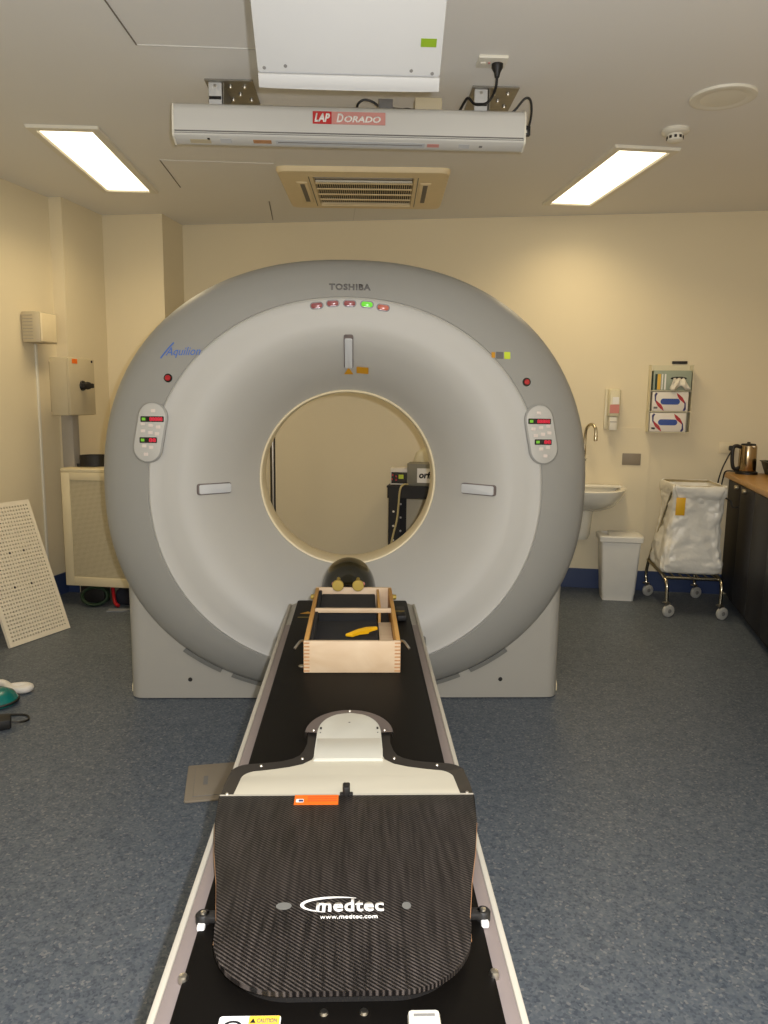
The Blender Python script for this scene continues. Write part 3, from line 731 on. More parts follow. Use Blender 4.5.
for x in (-0.572, 0.555):
    b = box('mounting_bracket', (x, 3.425, 2.662), (0.055, 0.030, 0.115), M['whitem'], L, 0.002)
    box('bracket_gap', (x, 3.4085, 2.652), (0.05, 0.004, 0.012), M['dark'], b)
    q = bmesh.new(); bbox(q, (x + 0.06, 3.52, CH - 0.004), (0.20, 0.26, 0.007))
    link('ceiling_plate', q, M['galv'], b)
    xprism('gusset', [(3.41, 2.716), (3.62, 2.716), (3.435, 2.61), (3.41, 2.61)], x + 0.034, x + 0.037, M['galv'], b)
    for dx, dy in ((0.06, 3.44), (0.12, 3.44), (0.09, 3.52), (0.05, 3.58), (0.13, 3.58)):
        lathe('plate_bolt', [(0, -0.012), (0.007, -0.011), (0.009, -0.006), (0.009, 0)], M['steel'], b, 10, T(x + dx, dy, CH - 0.0075))
    lathe('bracket_screw', [(0, 0.004), (0.006, 0.003), (0.007, 0)], M['steel'], b, 10, T(x, 3.410, 2.700) @ RX(R(90)))

# socket, plug and cords above the bar
S = thing('ceiling_socket', 'white power socket on the ceiling with a black plug in it', 'socket', (0.5625, 3.148, CH))
prism('faceplate', rrect(0.058, 0.047, 0.005, 3), -0.012, 0.0, M['plastic'], S, 0.003)
box('switch_rocker', (-0.035, 0.0, -0.0135), (0.022, 0.016, 0.004), M['plastic'], S, 0.001)
box('switch_light', (-0.012, -0.004, -0.0135), (0.009, 0.014, 0.003), M['redpale'], S, 0.001)
pc = thing('plug_lead', 'black plug and short cord hanging from the ceiling socket', 'lead', (0.585, 3.155, CH - 0.0125))
lathe('plug', [(0, -0.050), (0.009, -0.048), (0.013, -0.03), (0.023, -0.012), (0.023, 0)], M['cord'], pc, 18)
tube('cable', [(0, 0, -0.045), (-0.002, 0.02, -0.085), (-0.02, 0.10, -0.105), (-0.06, 0.17, -0.085), (-0.085, 0.19, -0.055), (-0.10, 0.215, -0.065), (-0.12, 0.24, -0.0935), (-0.15, 0.245, -0.096), (-0.19, 0.25, -0.096)], 0.0055, M['cord'], pc, 8)
cc = thing('connector_cable', 'thin black cable looping out of the right end of the laser bar', 'cable', (0.74, 3.37, 2.54))
tube('cable', [(-0.18, 0.03, 0.071), (-0.10, 0.03, 0.071), (-0.045, 0.01, 0.075), (0.0, -0.005, 0.122), (0.025, -0.005, 0.118), (0.033, 0.0, 0.07), (0.024, 0.0, 0.012)], 0.005, M['cord'], cc, 8)
box('connector', (0.018, 0, -0.004), (0.024, 0.022, 0.040), M['cord'], cc, 0.004)
lathe('connector_nut', [(0, 0.008), (0.013, 0.008), (0.013, -0.008), (0, -0.008)], M['steel'], cc, 14, T(0.007, 0, -0.008) @ RY(R(90)))
ad = thing('cable_adaptor', 'small grey adaptor box with a looped black cable on top of the laser bar', 'adaptor', (0.155, 3.385, 2.605))
box('adaptor_body', (0, 0, 0.024), (0.060, 0.035, 0.044), M['textgrey'], ad, 0.003)
tube('loop', [(-0.03, 0, 0.02), (-0.055, 0, 0.038), (-0.09, 0, 0.045), (-0.115, 0, 0.03), (-0.122, 0.0, 0.006)], 0.005, M['cord'], ad, 8)
tube('lead', [(0.03, 0, 0.012), (0.07, 0, 0.010), (0.09, -0.01, 0.008), (0.105, 0, 0.010), (0.118, 0, 0.008)], 0.006, M['cord'], ad, 8)
tag(box('junction_box', (0.335, 3.40, 2.6325), (0.115, 0.07, 0.054), M['boxgrey'], None, 0.004), 'beige junction box on the laser bar left of the right bracket', 'junction box')

# ------------------------------------------------------------------ sloping white housing on the ceiling
U = thing('ceiling_housing', 'white sloping metal housing hung from the ceiling in front of the laser bar', 'housing', (0.014, 0, 0))
a41 = R(40.7); dy, dz = math.cos(a41), -math.sin(a41)
by, bz = 2.256, 2.262
ty, tz = by - (CH - bz) / math.tan(a41), CH
xprism('body', [(by - 0.004, bz + 0.012), (ty, tz), (by + 0.10, tz), (by + 0.10, bz + 0.06), (by + 0.012, bz + 0.008)], -0.244, 0.251, M['whitem'], U)
lipm = T(0, by - dy * 0.018, bz - dz * 0.018) @ RX(-a41)
prism('bottom_lip', [(-0.2465, -0.018), (0.254, -0.018), (0.2555, 0.018)] + [(0.254 - 0.5005 * k / 12, 0.019 + 0.002 * math.sin(PI * k / 12)) for k in range(13)] + [(-0.248, 0.018)], -0.006, 0.006, M['whitem'], U, 0.002, lipm)
pm = T(0, (by - dy * 0.33), (bz - dz * 0.33)) @ RX(-a41)
box('front_sheet', (0.0037, 0, 0), (0.5005, 0.556, 0.008), M['whitem'], U, 0.002, None).matrix_local = T(0, by - dy * 0.32, bz - dz * 0.32) @ RX(-a41)
for x, dd in ((-0.228, 0.052), (-0.170, 0.058), (0.174, 0.054), (0.232, 0.048)):
    lathe('sheet_screw', [(0, 0.002), (0.004, 0.0015), (0.005, 0)], M['groove'], U, 10, T(x, by - dy * dd, bz - dz * dd) @ RX(-a41 + PI) @ T(0, 0, 0.004))
box('green_sticker', (0, 0, 0), (0.042, 0.021, 0.002), M['green'], U).matrix_local = T(0.216, by - dy * 0.128, bz - dz * 0.128) @ RX(-a41) @ T(0, 0, -0.0045)

# ------------------------------------------------------------------ air conditioning cassette
V_ = thing('air_conditioner', 'cream ceiling air conditioning cassette with slatted grille behind the laser bar', 'air conditioner', (0.078, 4.962, CH), R(-1.7))
bm = bmesh.new()
o0, o1, i1, i0 = rrect(0.505, 0.422, 0.05), rrect(0.495, 0.412, 0.05), rrect(0.30, 0.325, 0.012), rrect(0.295, 0.32, 0.012)
loft(bm, [[Vector((q[0], q[1], zz)) for q in g] for g, zz in ((o0, 0), (o0, -0.012), (o1, -0.028), (i1, -0.034), (i0, -0.012))])
link('frame', bm, M['vent'], V_, smooth=True)
box('grille_back', (0, 0, -0.006), (0.60, 0.65, 0.010), M['ventdark'], V_)
gr = bmesh.new()
for k in range(5): bbox(gr, (0, -0.185 + k * 0.122, -0.030), (0.59, 0.020, 0.005))
for k in range(44): bbox(gr, (-0.288 + k * 0.576 / 43, 0.06, -0.021), (0.0034, 0.50, 0.006))
link('grille', gr, M['vent'], V_)
box('louvre', (0, -0.275, -0.024), (0.58, 0.075, 0.010), M['trunk'], V_, 0.003, RX(R(10)))
box('louvre_lip', (0, -0.225, -0.028), (0.58, 0.014, 0.010), M['plastic'], V_, 0.002)
for s in (-1, 1):
    f = box('side_louvre', (s * 0.372, 0.01, -0.034), (0.066, 0.46, 0.008), M['vent'], V_, 0.003)
    box('louvre_gap', (s * 0.372, 0.01, -0.0375), (0.028, 0.40, 0.003), M['seam_dark'], f)
    box('panel_joint', (s * 0.322, 0.0, -0.0345), (0.004, 0.66, 0.003), M['seam_dark'], V_)

# ------------------------------------------------------------------ ceiling lights
def light(name, c, w, l, rot, label):
    t = thing('ceiling_light', label, 'ceiling light', (c[0], c[1], CH), rot, 'recessed ceiling lights')
    bm = bmesh.new()
    o0, o1, i1, i0 = rrect(w / 2 + 0.05, l / 2 + 0.05, 0.004, 1), rrect(w / 2 + 0.045, l / 2 + 0.045, 0.004, 1), rrect(w / 2 + 0.008, l / 2 + 0.008, 0.003, 1), rrect(w / 2, l / 2, 0.003, 1)
    loft(bm, [[Vector((q[0], q[1], zz)) for q in g] for g, zz in ((o0, 0), (o1, -0.014), (i1, -0.016), (i0, -0.006))])
    link('frame', bm, M['plastic'], t)
    box('diffuser', (0, 0, -0.005), (w, l, 0.004), M['diffuser'], t)
    al = bpy.data.lights.new('ceiling_light_lamp', 'AREA'); al.shape = 'RECTANGLE'; al.size = w; al.size_y = l
    al.energy = 9.2; al.color = (1.0, 0.78, 0.45); al.spread = R(140)
    ao = bpy.data.objects.new('ceiling_light_lamp', al); COL.objects.link(ao); ao.parent = t; ao.location = (0, 0, -0.012)
light('l', (-1.432, 4.58), 0.262, 1.09, R(0.6), 'bright recessed ceiling light left of the air conditioner')
light('r', (1.499, 4.68), 0.264, 1.09, R(4.6), 'bright recessed ceiling light right of the air conditioner by the smoke detector')
sd = thing('smoke_detector', 'small white smoke detector on the ceiling beside the right light', 'smoke detector', (1.585, 3.845, CH))
lathe('base', [(0, 0), (0.064, 0), (0.066, -0.012), (0.060, -0.02), (0.046, -0.024), (0, -0.024)][::-1], M['plastic'], sd, 28)
lathe('sensor_cap', [(0, -0.060), (0.026, -0.059), (0.037, -0.053), (0.039, -0.023)], M['plastic'], sd, 28)
for k in range(10):
    a = 2 * PI * k / 10
    box('vent_slit', (0.0385 * math.cos(a), 0.0385 * math.sin(a), -0.039), (0.004, 0.012, 0.012), M['ventdark'], sd, 0, RZ(a))
sp = thing('ceiling_speaker', 'round cream loudspeaker set in the ceiling at the upper right', 'loudspeaker', (1.622, 3.437, CH))
lathe('rim', [(0.138, 0), (0.136, -0.010), (0.120, -0.014), (0.108, -0.010)], M['plastic'], sp, 48)
lathe('grille', [(0, -0.013), (0.06, -0.012), (0.109, -0.009), (0.110, -0.001), (0, 0)], M['plastic'], sp, 48)

# ------------------------------------------------------------------ left wall: speaker, switch box, trunking
nA = Vector((1, -0.26, 0)).normalized(); dA = Vector((0.26, 1, 0)).normalized()
rA = math.atan2(-0.26, 1)                        # local x = wall normal, local y = along the wall
def la(y, off): 
    p = Vector((wA(y), y, 0)); return p + nA * off
p = la(5.12, 0.0)
ws = thing('wall_speaker', 'small beige loudspeaker high on the left wall above the switch box', 'loudspeaker', (p.x, p.y, 1.84), rA)
xy = [(0.012, -0.10), (0.012, 0.10), (0.10, 0.115), (0.125, 0.02), (0.118, -0.085)]
prism('cabinet', [(0.012, -0.09), (0.10, -0.09), (0.128, -0.07), (0.128, 0.10), (0.012, 0.10)], -0.098, 0.098, M['boxgrey'], ws, 0.008)
prism('grille', [(0.1282, -0.062), (0.1282, 0.094), (0.134, 0.088), (0.134, -0.056)], -0.09, 0.09, M['cream'], ws, 0.002)
for k in range(8): box('side_rib', (0.055, -0.0905, -0.075 + k * 0.021), (0.075, 0.003, 0.004), M['trunk'], ws)
box('wall_bracket', (0.006, 0.0, 0), (0.012, 0.08, 0.10), M['blackm'], ws)
p = la(5.19, 0)
sw = thing('switch_box', 'beige electrical switch box with a black rotary handle on the left wall', 'switch box', (p.x, p.y, 0), rA)
box('enclosure', (0.2570, -0.02, 1.462), (0.122, 0.28, 0.372), M['boxgrey'], sw, 0.004)
dr = box('door', (0.3260, -0.02, 1.462), (0.016, 0.276, 0.366), M['boxgrey'], sw, 0.004)
lathe('handle_plate', [(0, 0.010), (0.030, 0.010), (0.034, 0)], M['blackm'], dr, 24, T(0.3340, -0.02, 1.47) @ RY(R(90)))
lathe('handle_shaft', [(0, 0.045), (0.022, 0.044), (0.026, 0.03), (0.020, 0.0)], M['blackm'], dr, 20, T(0.3420, -0.02, 1.47) @ RY(R(90)))
box('handle_grip', (0.3820, -0.035, 1.47), (0.022, 0.12, 0.030), M['blackm'], dr, 0.006)
box('orange_label', (0.3345, -0.095, 1.625), (0.002, 0.055, 0.030), M['orange'], dr)
lathe('lock', [(0, 0.004), (0.008, 0.003), (0.009, 0)], M['blackm'], dr, 12, T(0.3340, 0.09, 1.63) @ RY(R(90)))
box('wall_mount', (0.0985, 0.105, 1.462), (0.197, 0.012, 0.34), M['boxgrey'], sw)
tk = tag(box('cable_trunking', (0, 0, 0), (0.085, 0.07, 0.358), M['trunk'], None, 0.003), 'grey vertical cable trunking running from the switch box down to the perforated cabinet', 'trunking')
q = la(5.20, 0.205); tk.location = (q.x, q.y, 1.1035); tk.rotation_euler = (0, 0, rA)
q = la(5.16, 0.006)
ct = tag(box('wall_conduit', (0, 0, 0.80), (0.012, 0.02, 1.88), M['plastic'], None, 0.003), 'thin white conduit running down the left wall from the speaker', 'conduit')
ct.location = (q.x, q.y, 0); ct.rotation_euler = (0, 0, rA)

# ------------------------------------------------------------------ perforated cabinet
Cb = thing('perforated_cabinet', 'cream floor cabinet with perforated front panel in the left corner', 'cabinet', (-1.915, 5.0, 0), BWR)
W2, D2, Z0, Z1 = 0.77, 0.34, 0.14, 0.930
box('top_panel', (W2 / 2, D2 / 2, Z1 - 0.012), (W2, D2, 0.024), M['cabframe'], Cb, 0.004)
box('body', (W2 / 2, D2 / 2 + 0.012, (Z0 + Z1) / 2 - 0.01), (W2 - 0.02, D2 - 0.03, Z1 - Z0 - 0.03), M['cabframe'], Cb)
for s in (0, 1): box('frame_stile', (0.03 if s == 0 else W2 - 0.03, 0.008, (Z0 + Z1) / 2 - 0.013), (0.06, 0.016, Z1 - Z0 - 0.026), M['cabframe'], Cb, 0.003)
box('frame_rail', (W2 / 2, 0.008, Z1 - 0.05), (W2 - 0.12, 0.016, 0.052), M['cabframe'], Cb, 0.003)
box('frame_rail', (W2 / 2, 0.008, Z0 + 0.03), (W2 - 0.12, 0.016, 0.06), M['cabframe'], Cb, 0.003)
box('perforated_panel', (W2 / 2, 0.011, (Z0 + Z1) / 2 - 0.008), (W2 - 0.115, 0.008, Z1 - Z0 - 0.13), M['mesh'], Cb)
for x in (0.05, W2 - 0.05):
    for y in (0.20, D2 - 0.03): box('leg', (x, y, Z0 / 2), (0.03, 0.03, Z0), M['blackm'], Cb)
st = thing('black_strap', 'rolled black strap standing on the perforated cabinet', 'strap', (-1.735, 5.13, 0.931))
bm = bmesh.new(); rr = []
for k in range(40):
    a = 2 * PI * k / 39 * 1.6; r = 0.085 - 0.012 * k / 39
    rr.append([(r * math.cos(a) * s * 1.15, r * math.sin(a) * s, z) for s, z in ((1, 0.004), (1, 0.078), (0.94, 0.078), (0.94, 0.004))])
loft(bm, rr, True, True, True); link('coil', bm, M['blackm'], st, smooth=True)
box('buckle', (-0.095, -0.03, 0.012), (0.022, 0.014, 0.022), M['cord'], st, 0.003)
# clutter below the cabinet
tag(tube('cable_coil', [(-1.72 + 0.085 * math.cos(a * PI / 6), 4.97 + 0.025 * math.sin(a * PI / 6) + 0.01 * a / 12, 0.07 + 0.055 * math.sin(a * PI / 6)) for a in range(26)], 0.010, M['olive'], None, 8, n=3), 'dark green coil of cable under the perforated cabinet', 'cable')
tag(tube('red_hose', [(-1.62, 5.05, 0.13), (-1.61, 5.02, 0.09), (-1.58, 4.96, 0.03), (-1.55, 4.93, 0.016)], 0.012, M['red'], None, 10), 'short red hose under the perforated cabinet', 'hose')
bm = bmesh.new()
loft(bm, [[(x * s + ox, y * s, z) for x, y in rrect(0.15, 0.09, 0.04)] for s, ox, z in ((0.9, 0, 0.002), (1.0, 0, 0.03), (0.98, 0.01, 0.09), (0.8, 0.02, 0.125), (0.3, 0.03, 0.135))], True, True, True)
o = tag(link('fabric_bag', bm, M['navyfab'], None, smooth=True), 'dark navy fabric bag pushed under the perforated cabinet', 'bag'); o.location = (-1.45, 5.07, 0); o.rotation_euler = (0, 0, BWR)
tag(prism('plastic_sheet', [(-1.60, 4.90), (-1.40, 4.90), (-1.50, 4.84), (-1.60, 4.84)], 0.0, 0.006, M['greysheet'], None, 0, Matrix()), 'grey plastic offcut on the floor in front of the navy bag', 'plastic sheet')
o = tag(box('cable_box', (0, 0, 0.058), (0.17, 0.09, 0.116), M['blackm'], None, 0.01), 'small black box under the left end of the perforated cabinet', 'box'); o.location = (-1.755, 5.10, 0); o.rotation_euler = (0, 0, BWR)

# ------------------------------------------------------------------ pegboard leaning on the left wall
NX, NZ, PW, PH, PT = 20, 35, 0.425, 0.825, 0.020
bm = bmesh.new(); mx, mz = 0.020, 0.022
cw, ch = (PW - 2 * mx) / NX, (PH - 2 * mz) / NZ; hr = 0.0072
def pegv(cache, x, z):
    k = (round(x, 5), round(z, 5))
    if k not in cache: cache[k] = bm.verts.new((x, 0, z))
    return cache[k]
vc = {}
for i in range(NX):
    for j in range(NZ):
        x0, z0 = mx + i * cw, mz + j * ch; cx, cz = x0 + cw / 2, z0 + ch / 2
        outer = [pegv(vc, x0 + cw, cz), pegv(vc, x0 + cw, z0 + ch), pegv(vc, cx, z0 + ch), pegv(vc, x0, z0 + ch), pegv(vc, x0, cz), pegv(vc, x0, z0), pegv(vc, cx, z0), pegv(vc, x0 + cw, z0)]
        inn_ = [bm.verts.new((cx + hr * math.cos(k * PI / 4), 0, cz + hr * math.sin(k * PI / 4))) for k in range(8)]
        for k in range(8): bm.faces.new((outer[k], outer[(k + 1) % 8], inn_[(k + 1) % 8], inn_[k]))
xs = [0] + [mx + i * cw / 2 for i in range(2 * NX + 1)] + [PW]
zs = [0] + [mz + j * ch / 2 for j in range(2 * NZ + 1)] + [PH]
for i in range(len(xs) - 1):
    for j in range(len(zs) - 1):
        if 0 < i < len(xs) - 2 and 0 < j < len(zs) - 2: continue
        bm.faces.new((pegv(vc, xs[i], zs[j]), pegv(vc, xs[i + 1], zs[j]), pegv(vc, xs[i + 1], zs[j + 1]), pegv(vc, xs[i], zs[j + 1])))
ex = bmesh.ops.extrude_face_region(bm, geom=bm.faces[:])
bmesh.ops.translate(bm, vec=(0, PT, 0), verts=[g for g in ex['geom'] if isinstance(g, bmesh.types.BMVert)])
BLp, BRp = Vector((-1.885, 4.10, 0)), Vector((-1.700, 4.48, 0))
ux = (BRp - BLp).normalized(); nn = Vector((-ux.y, ux.x, 0))
uz = (nn * 0.30 + Vector((0, 0, 0.79))).normalized(); uy = uz.cross(ux).normalized()
if uy.dot(nn) < 0: uy = -uy
Pg = thing('pegboard', 'white perforated pegboard leaning against the left wall', 'pegboard', (0, 0, 0))
Pg.matrix_world = Matrix(((ux.x, uy.x, uz.x, BLp.x), (ux.y, uy.y, uz.y, BLp.y), (ux.z, uy.z, uz.z, 0.004), (0, 0, 0, 1)))
link('panel', bm, M['peg'], Pg)
for i, j in ((6, 13), (12, 13), (8, 22), (13, 22)):
    lathe('black_peg', [(0, 0.003), (0.006, 0.002), (0.0075, 0)], M['blackm'], Pg, 12, T(mx + (i + 0.5) * cw, 0, mz + (j + 0.5) * ch) @ RX(R(90)))
box('label_strip', (0.06, -0.0006, PH - 0.012), (0.06, 0.001, 0.008), M['textgrey'], Pg)

# ------------------------------------------------------------------ bits on the floor at the left edge
bm = bmesh.new()
blathe(bm, [(0, 0.075), (0.04, 0.070), (0.075, 0.050), (0.090, 0.025), (0.085, 0.005), (0, 0.0)], 28)
to = thing('teal_case', 'glossy teal rounded case on the floor near the pegboard', 'case', (-1.60, 3.33, 0.0))
link('shell', bm, M['teal'], to, smooth=True)
tube('rim_band', [(0.092 * math.cos(2 * PI * k / 24), 0.092 * math.sin(2 * PI * k / 24), 0.018) for k in range(24)], 0.006, M['cord'], to, 8, False, closed=True)
wf = thing('white_loop', 'knobbly white looped plastic piece on the floor behind the teal case', 'plastic piece', (-1.575, 3.47, 0.0))
tube('loop', [(-0.125, 0.05, 0.022), (-0.09, 0.055, 0.024), (-0.055, 0.03, 0.022), (-0.035, 0.005, 0.02), (0.0, -0.02, 0.02), (0.05, -0.02, 0.021), (0.062, 0.01, 0.021), (0.03, 0.03, 0.021), (-0.02, 0.02, 0.02), (-0.04, 0.0, 0.02)], 0.018, M['carton'], wf, 10)
ps = thing('power_adaptor', 'black power adaptor with a looped cord on the floor at the left edge', 'power adaptor', (-1.50, 3.06, 0.0), R(24))
box('adaptor_body', (0, 0, 0.024), (0.16, 0.085, 0.045), M['blackm'], ps, 0.010)
box('label', (0.01, 0.005, 0.0475), (0.032, 0.014, 0.001), M['whiteprint'], ps)
tube('cord', [(0.08, 0.0, 0.018), (0.115, 0.0, 0.012), (0.145, 0.03, 0.006), (0.135, 0.085, 0.006), (0.06, 0.12, 0.006), (-0.02, 0.135, 0.006), (-0.09, 0.16, 0.006)], 0.005, M['cord'], ps, 8)

# ------------------------------------------------------------------ behind the gantry, seen through the bore
RXC = 0.69
rk = thing('slotted_rack', 'black slotted angle steel rack standing behind the scanner against the back wall', 'rack', (wp(0.69, 0.26)[0], wp(0.69, 0.26)[1], 0), BWR)
for sx in (-1, 1):
    for sy in (-1, 1):
        bm = bmesh.new(); x, y = sx * 0.34, sy * 0.20
        bbox(bm, (x - sx * 0.040, y, 0.38), (0.08, 0.004, 0.76)); bbox(bm, (x, y - sy * 0.045, 0.38), (0.004, 0.09, 0.76))
        lg_ = link('leg', bm, M['blackm'], rk)
        for k in range(7): lathe('bolt_hole', [(0, 0.0012), (0.008, 0.001), (0.008, 0)], M['carton'], lg_, 12, T(x - sx * 0.035, y - 0.002 if sy < 0 else y - 0.002, 0.08 + 0.105 * k) @ RX(R(90)))
for sy in (-1, 1): box('beam', (0, sy * 0.203, 0.745), (0.70, 0.006, 0.085), M['blackm'], rk)
for sx in (-1, 1): box('end_beam', (sx * 0.345, 0, 0.745), (0.006, 0.40, 0.085), M['blackm'], rk)
box('top_shelf', (0, 0, 0.785), (0.71, 0.42, 0.012), M['blackm'], rk)
box('lower_shelf', (0, 0, 0.20), (0.66, 0.38, 0.012), M['blackm'], rk)
q = wp(0.415, 0.32)
pb = thing('small_carton', 'small black carton with red and white print on the black rack', 'carton', (q[0], q[1], 0.7915), BWR)
box('carton', (0, 0, 0.06), (0.125, 0.12, 0.12), M['carton'], pb, 0.002)
box('dark_print', (0.003, -0.0605, 0.05), (0.116, 0.0012, 0.082), M['dark'], pb)
box('picture_print', (0.016, -0.0612, 0.058), (0.036, 0.001, 0.030), M['yellowgreen'], pb)
for x, z in ((-0.02, 0.06), (-0.05, 0.04), (-0.02, 0.035), (-0.045, 0.07)): box('red_print', (x, -0.0612, z), (0.010, 0.001, 0.014), M['red'], pb)
q = wp(0.565, 0.40)
of = thing('grey_carton', 'grey carton with a white lettered label on the black rack', 'carton', (q[0], q[1], 0.7915), BWR)
box('carton', (0.02, 0.06, 0.08), (0.215, 0.17, 0.16), M['greycarton'], of, 0.002)
lb = box('white_label', (0.056, -0.0255, 0.075), (0.142, 0.001, 0.104), M['whiteprint'], of)
text('label_lettering', 'orfit', 0.115, 0.050, M['textblack'], lb, T(0.056, -0.0262, 0.080) @ WALLF, 0.04, 0.15, 0.0006)
q = wp(0.62, 0.10)
bm = bmesh.new()
loft(bm, [[(x * s, y * s, z) for x, y in ell(0.15, 0.055, 24)] for s, z in ((0.95, 0.0), (1.0, 0.06), (0.95, 0.14), (0.75, 0.22), (0.4, 0.255), (0.05, 0.262))], True, True, True)
o = tag(link('beige_bag', bm, M['clear'], None, smooth=True), 'beige plastic bag standing behind the grey carton on the rack', 'bag'); o.location = (q[0], q[1], 0.7915); o.rotation_euler = (0, 0, BWR)
q = wp(0.44, 0.485)
o = tag(tube('hanging_cord', [(0.045, 0.06, 0.800), (0.02, 0.015, 0.802), (0.0, -0.012, 0.77), (-0.01, -0.012, 0.66), (-0.02, -0.012, 0.55), (-0.05, -0.012, 0.42), (-0.07, -0.012, 0.30)], 0.007, M['greycord'], None, 8), 'beige cord hanging down the front leg of the black rack', 'cord')
o.location = (q[0], q[1], 0); o.rotation_euler = (0, 0, BWR)
pl = thing('pole_stand', 'thin dark metal pole standing behind the left of the scanner bore', 'pole stand', (-0.575, 5.50, 0))
lathe('pole', [(0.013, 0.05), (0.013, 1.45), (0.0, 1.45)], M['steel'], pl, 14)
for s in (-1, 1): lathe('pole_channel', [(0.005, 0.05), (0.005, 1.45), (0.0, 1.45)], M['blackm'], pl, 10, T(s * 0.014, -0.006, 0))
lathe('base', [(0, 0.05), (0.03, 0.05), (0.15, 0.02), (0.16, 0.0)], M['blackm'], pl, 28)

# ------------------------------------------------------------------ right: sink, dispenser, holder, bin
q = wp(1.70, 0.0115)
sk = thing('wash_basin', 'white ceramic wash basin on the back wall right of the scanner', 'basin', (q[0], q[1], 0), BWR)
def dring(w, d, z, y0=0.0):
    out = []
    for k in range(41):
        a = PI * k / 40
        out.append((w * math.copysign(abs(math.cos(a)) ** 0.75, math.cos(a)), y0 - d * max(0, math.sin(a)) ** 0.7, z))
    return out
bm = bmesh.new()
loft(bm, [dring(0.10, 0.10, 0.615), dring(0.19, 0.24, 0.622), dring(0.25, 0.33, 0.65), dring(0.295, 0.40, 0.70), dring(0.325, 0.445, 0.755), dring(0.33, 0.452, 0.782), dring(0.325, 0.445, 0.788), dring(0.29, 0.41, 0.786, -0.002), dring(0.27, 0.39, 0.76, -0.01), dring(0.20, 0.30, 0.69, -0.03), dring(0.08, 0.14, 0.665, -0.06)], True, True, True)
link('bowl', bm, M['ceramic'], sk, smooth=True)
box('rear_ledge', (0, -0.045, 0.79), (0.60, 0.09, 0.02), M['ceramic'], sk, 0.008)
bm = bmesh.new()
loft(bm, [dring(w, d, z) for w, d, z in ((0.05, 0.08, 0.385), (0.085, 0.14, 0.395), (0.10, 0.16, 0.43), (0.105, 0.18, 0.55), (0.12, 0.20, 0.64))], True, True, True)
link('semi_pedestal', bm, M['ceramic'], sk, smooth=True)
q = wp(1.725, 0)
tp = thing('gooseneck_tap', 'chrome gooseneck tap on the wall above the basin', 'tap', (q[0], q[1], 0), BWR)
lathe('wall_flange', [(0, 0.02), (0.022, 0.018), (0.026, 0.0)], M['chrome'], tp, 20, T(0, -0.0105, 0.985) @ RX(R(90)))
tube('spout', [(0, -0.012, 0.985), (0, -0.05, 0.99), (0.0, -0.075, 1.03), (0.0, -0.078, 1.15), (0.008, -0.09, 1.215), (0.035, -0.125, 1.243), (0.06, -0.16, 1.215), (0.064, -0.168, 1.15)], 0.011, M['chrome'], tp, 12)
lathe('aerator', [(0.0, 0.0), (0.013, 0.0), (0.0145, 0.03), (0.011, 0.045), (0, 0.045)], M['chrome'], tp, 16, T(0.064, -0.168, 1.125))
q = wp(1.907, 0)
ds = thing('soap_dispenser', 'wall soap dispenser with pink soap showing above the basin', 'soap dispenser', (q[0], q[1], 0), BWR)
yprism('back_plate', [(x, z + 1.352) for x, z in rrect(0.052, 0.148, 0.012, 4)], -0.03, -0.0105, M['clear'], ds, 0.003)
prism('cover', rrect(0.042, 0.045, 0.018, 4, 0.006, -0.07), 1.30, 1.495, M['clear'], ds, 0.01)
box('label', (0.012, -0.1155, 1.415), (0.044, 0.002, 0.05), M['whiteprint'], ds)
box('soap_window', (0.006, -0.1155, 1.355), (0.066, 0.0015, 0.062), M['pink'], ds)
prism('pump', rrect(0.030, 0.036, 0.012, 4, 0.004, -0.07), 1.20, 1.30, M['plastic'], ds, 0.006)
box('lever_line', (0.004, -0.1065, 1.262), (0.05, 0.002, 0.006), M['trunk'], ds)
q = wp(2.29, 0)
hd = thing('glove_box_holder', 'clear three tier wall holder for glove and tissue boxes', 'holder', (q[0], q[1], 0), BWR)
box('back_plate', (0, -0.003, 1.43), (0.286, 0.006, 0.48), M['clear'], hd)
for z in (1.193, 1.340, 1.487): box('shelf', (0, -0.055, z), (0.286, 0.105, 0.005), M['clear'], hd)
for s in (-1, 1): box('side_plate', (s * 0.1415, -0.055, 1.43), (0.003, 0.105, 0.48), M['clear'], hd)
tag(box('black_clip', (0, -0.007, 0), (0.105, 0.012, 0.020), M['blackm'], None, 0.003), 'black magnetic clip strip on the wall above the glove box holder', 'clip').matrix_world = T(wp(2.355)[0], wp(2.355)[1], 1.690) @ RZ(BWR)
q = wp(2.30, 0)
tb = thing('tissue_box', 'grey green tissue box with a tissue hanging out on the top shelf of the holder', 'tissue box', (q[0], q[1], 1.490), BWR)
box('carton', (-0.006, -0.058, 0.070), (0.258, 0.095, 0.139), M['tissuebox'], tb, 0.002)
for x, w, mm in ((-0.117, 0.016, 'darkgreen'), (-0.097, 0.022, 'yellow'), (-0.075, 0.008, 'whiteprint'), (-0.055, 0.010, 'whiteprint')):
    box('printed_stripe', (x, -0.1058, 0.060), (w, 0.0012, 0.11), M[mm], tb)
yprism('tissue_slot', [(x + 0.035, z + 0.085) for x, z in ell(0.055, 0.012, 20)], -0.1066, -0.1052, M['dark'], tb)
bm = bmesh.new(); rows = []
for j in range(7):
    t_ = j / 6
    rows.append([Vector((0.035 + (u - 0.5) * (0.07 + 0.07 * t_) + 0.01 * t_, -0.107 - 0.022 * math.sin(PI * t_ * 0.8) - 0.008 * math.sin(u * 14 + j), 0.088 - 0.075 * t_ - 0.018 * t_ * math.sin(u * 9) * (1 if u < 0.8 else 0.5))) for u in [k / 14 for k in range(15)]])
loft(bm, rows, closed=False); o = link('tissue', bm, M['tissue'], tb, smooth=True)
sm_ = o.modifiers.new('thick', 'SOLIDIFY'); sm_.thickness = 0.002
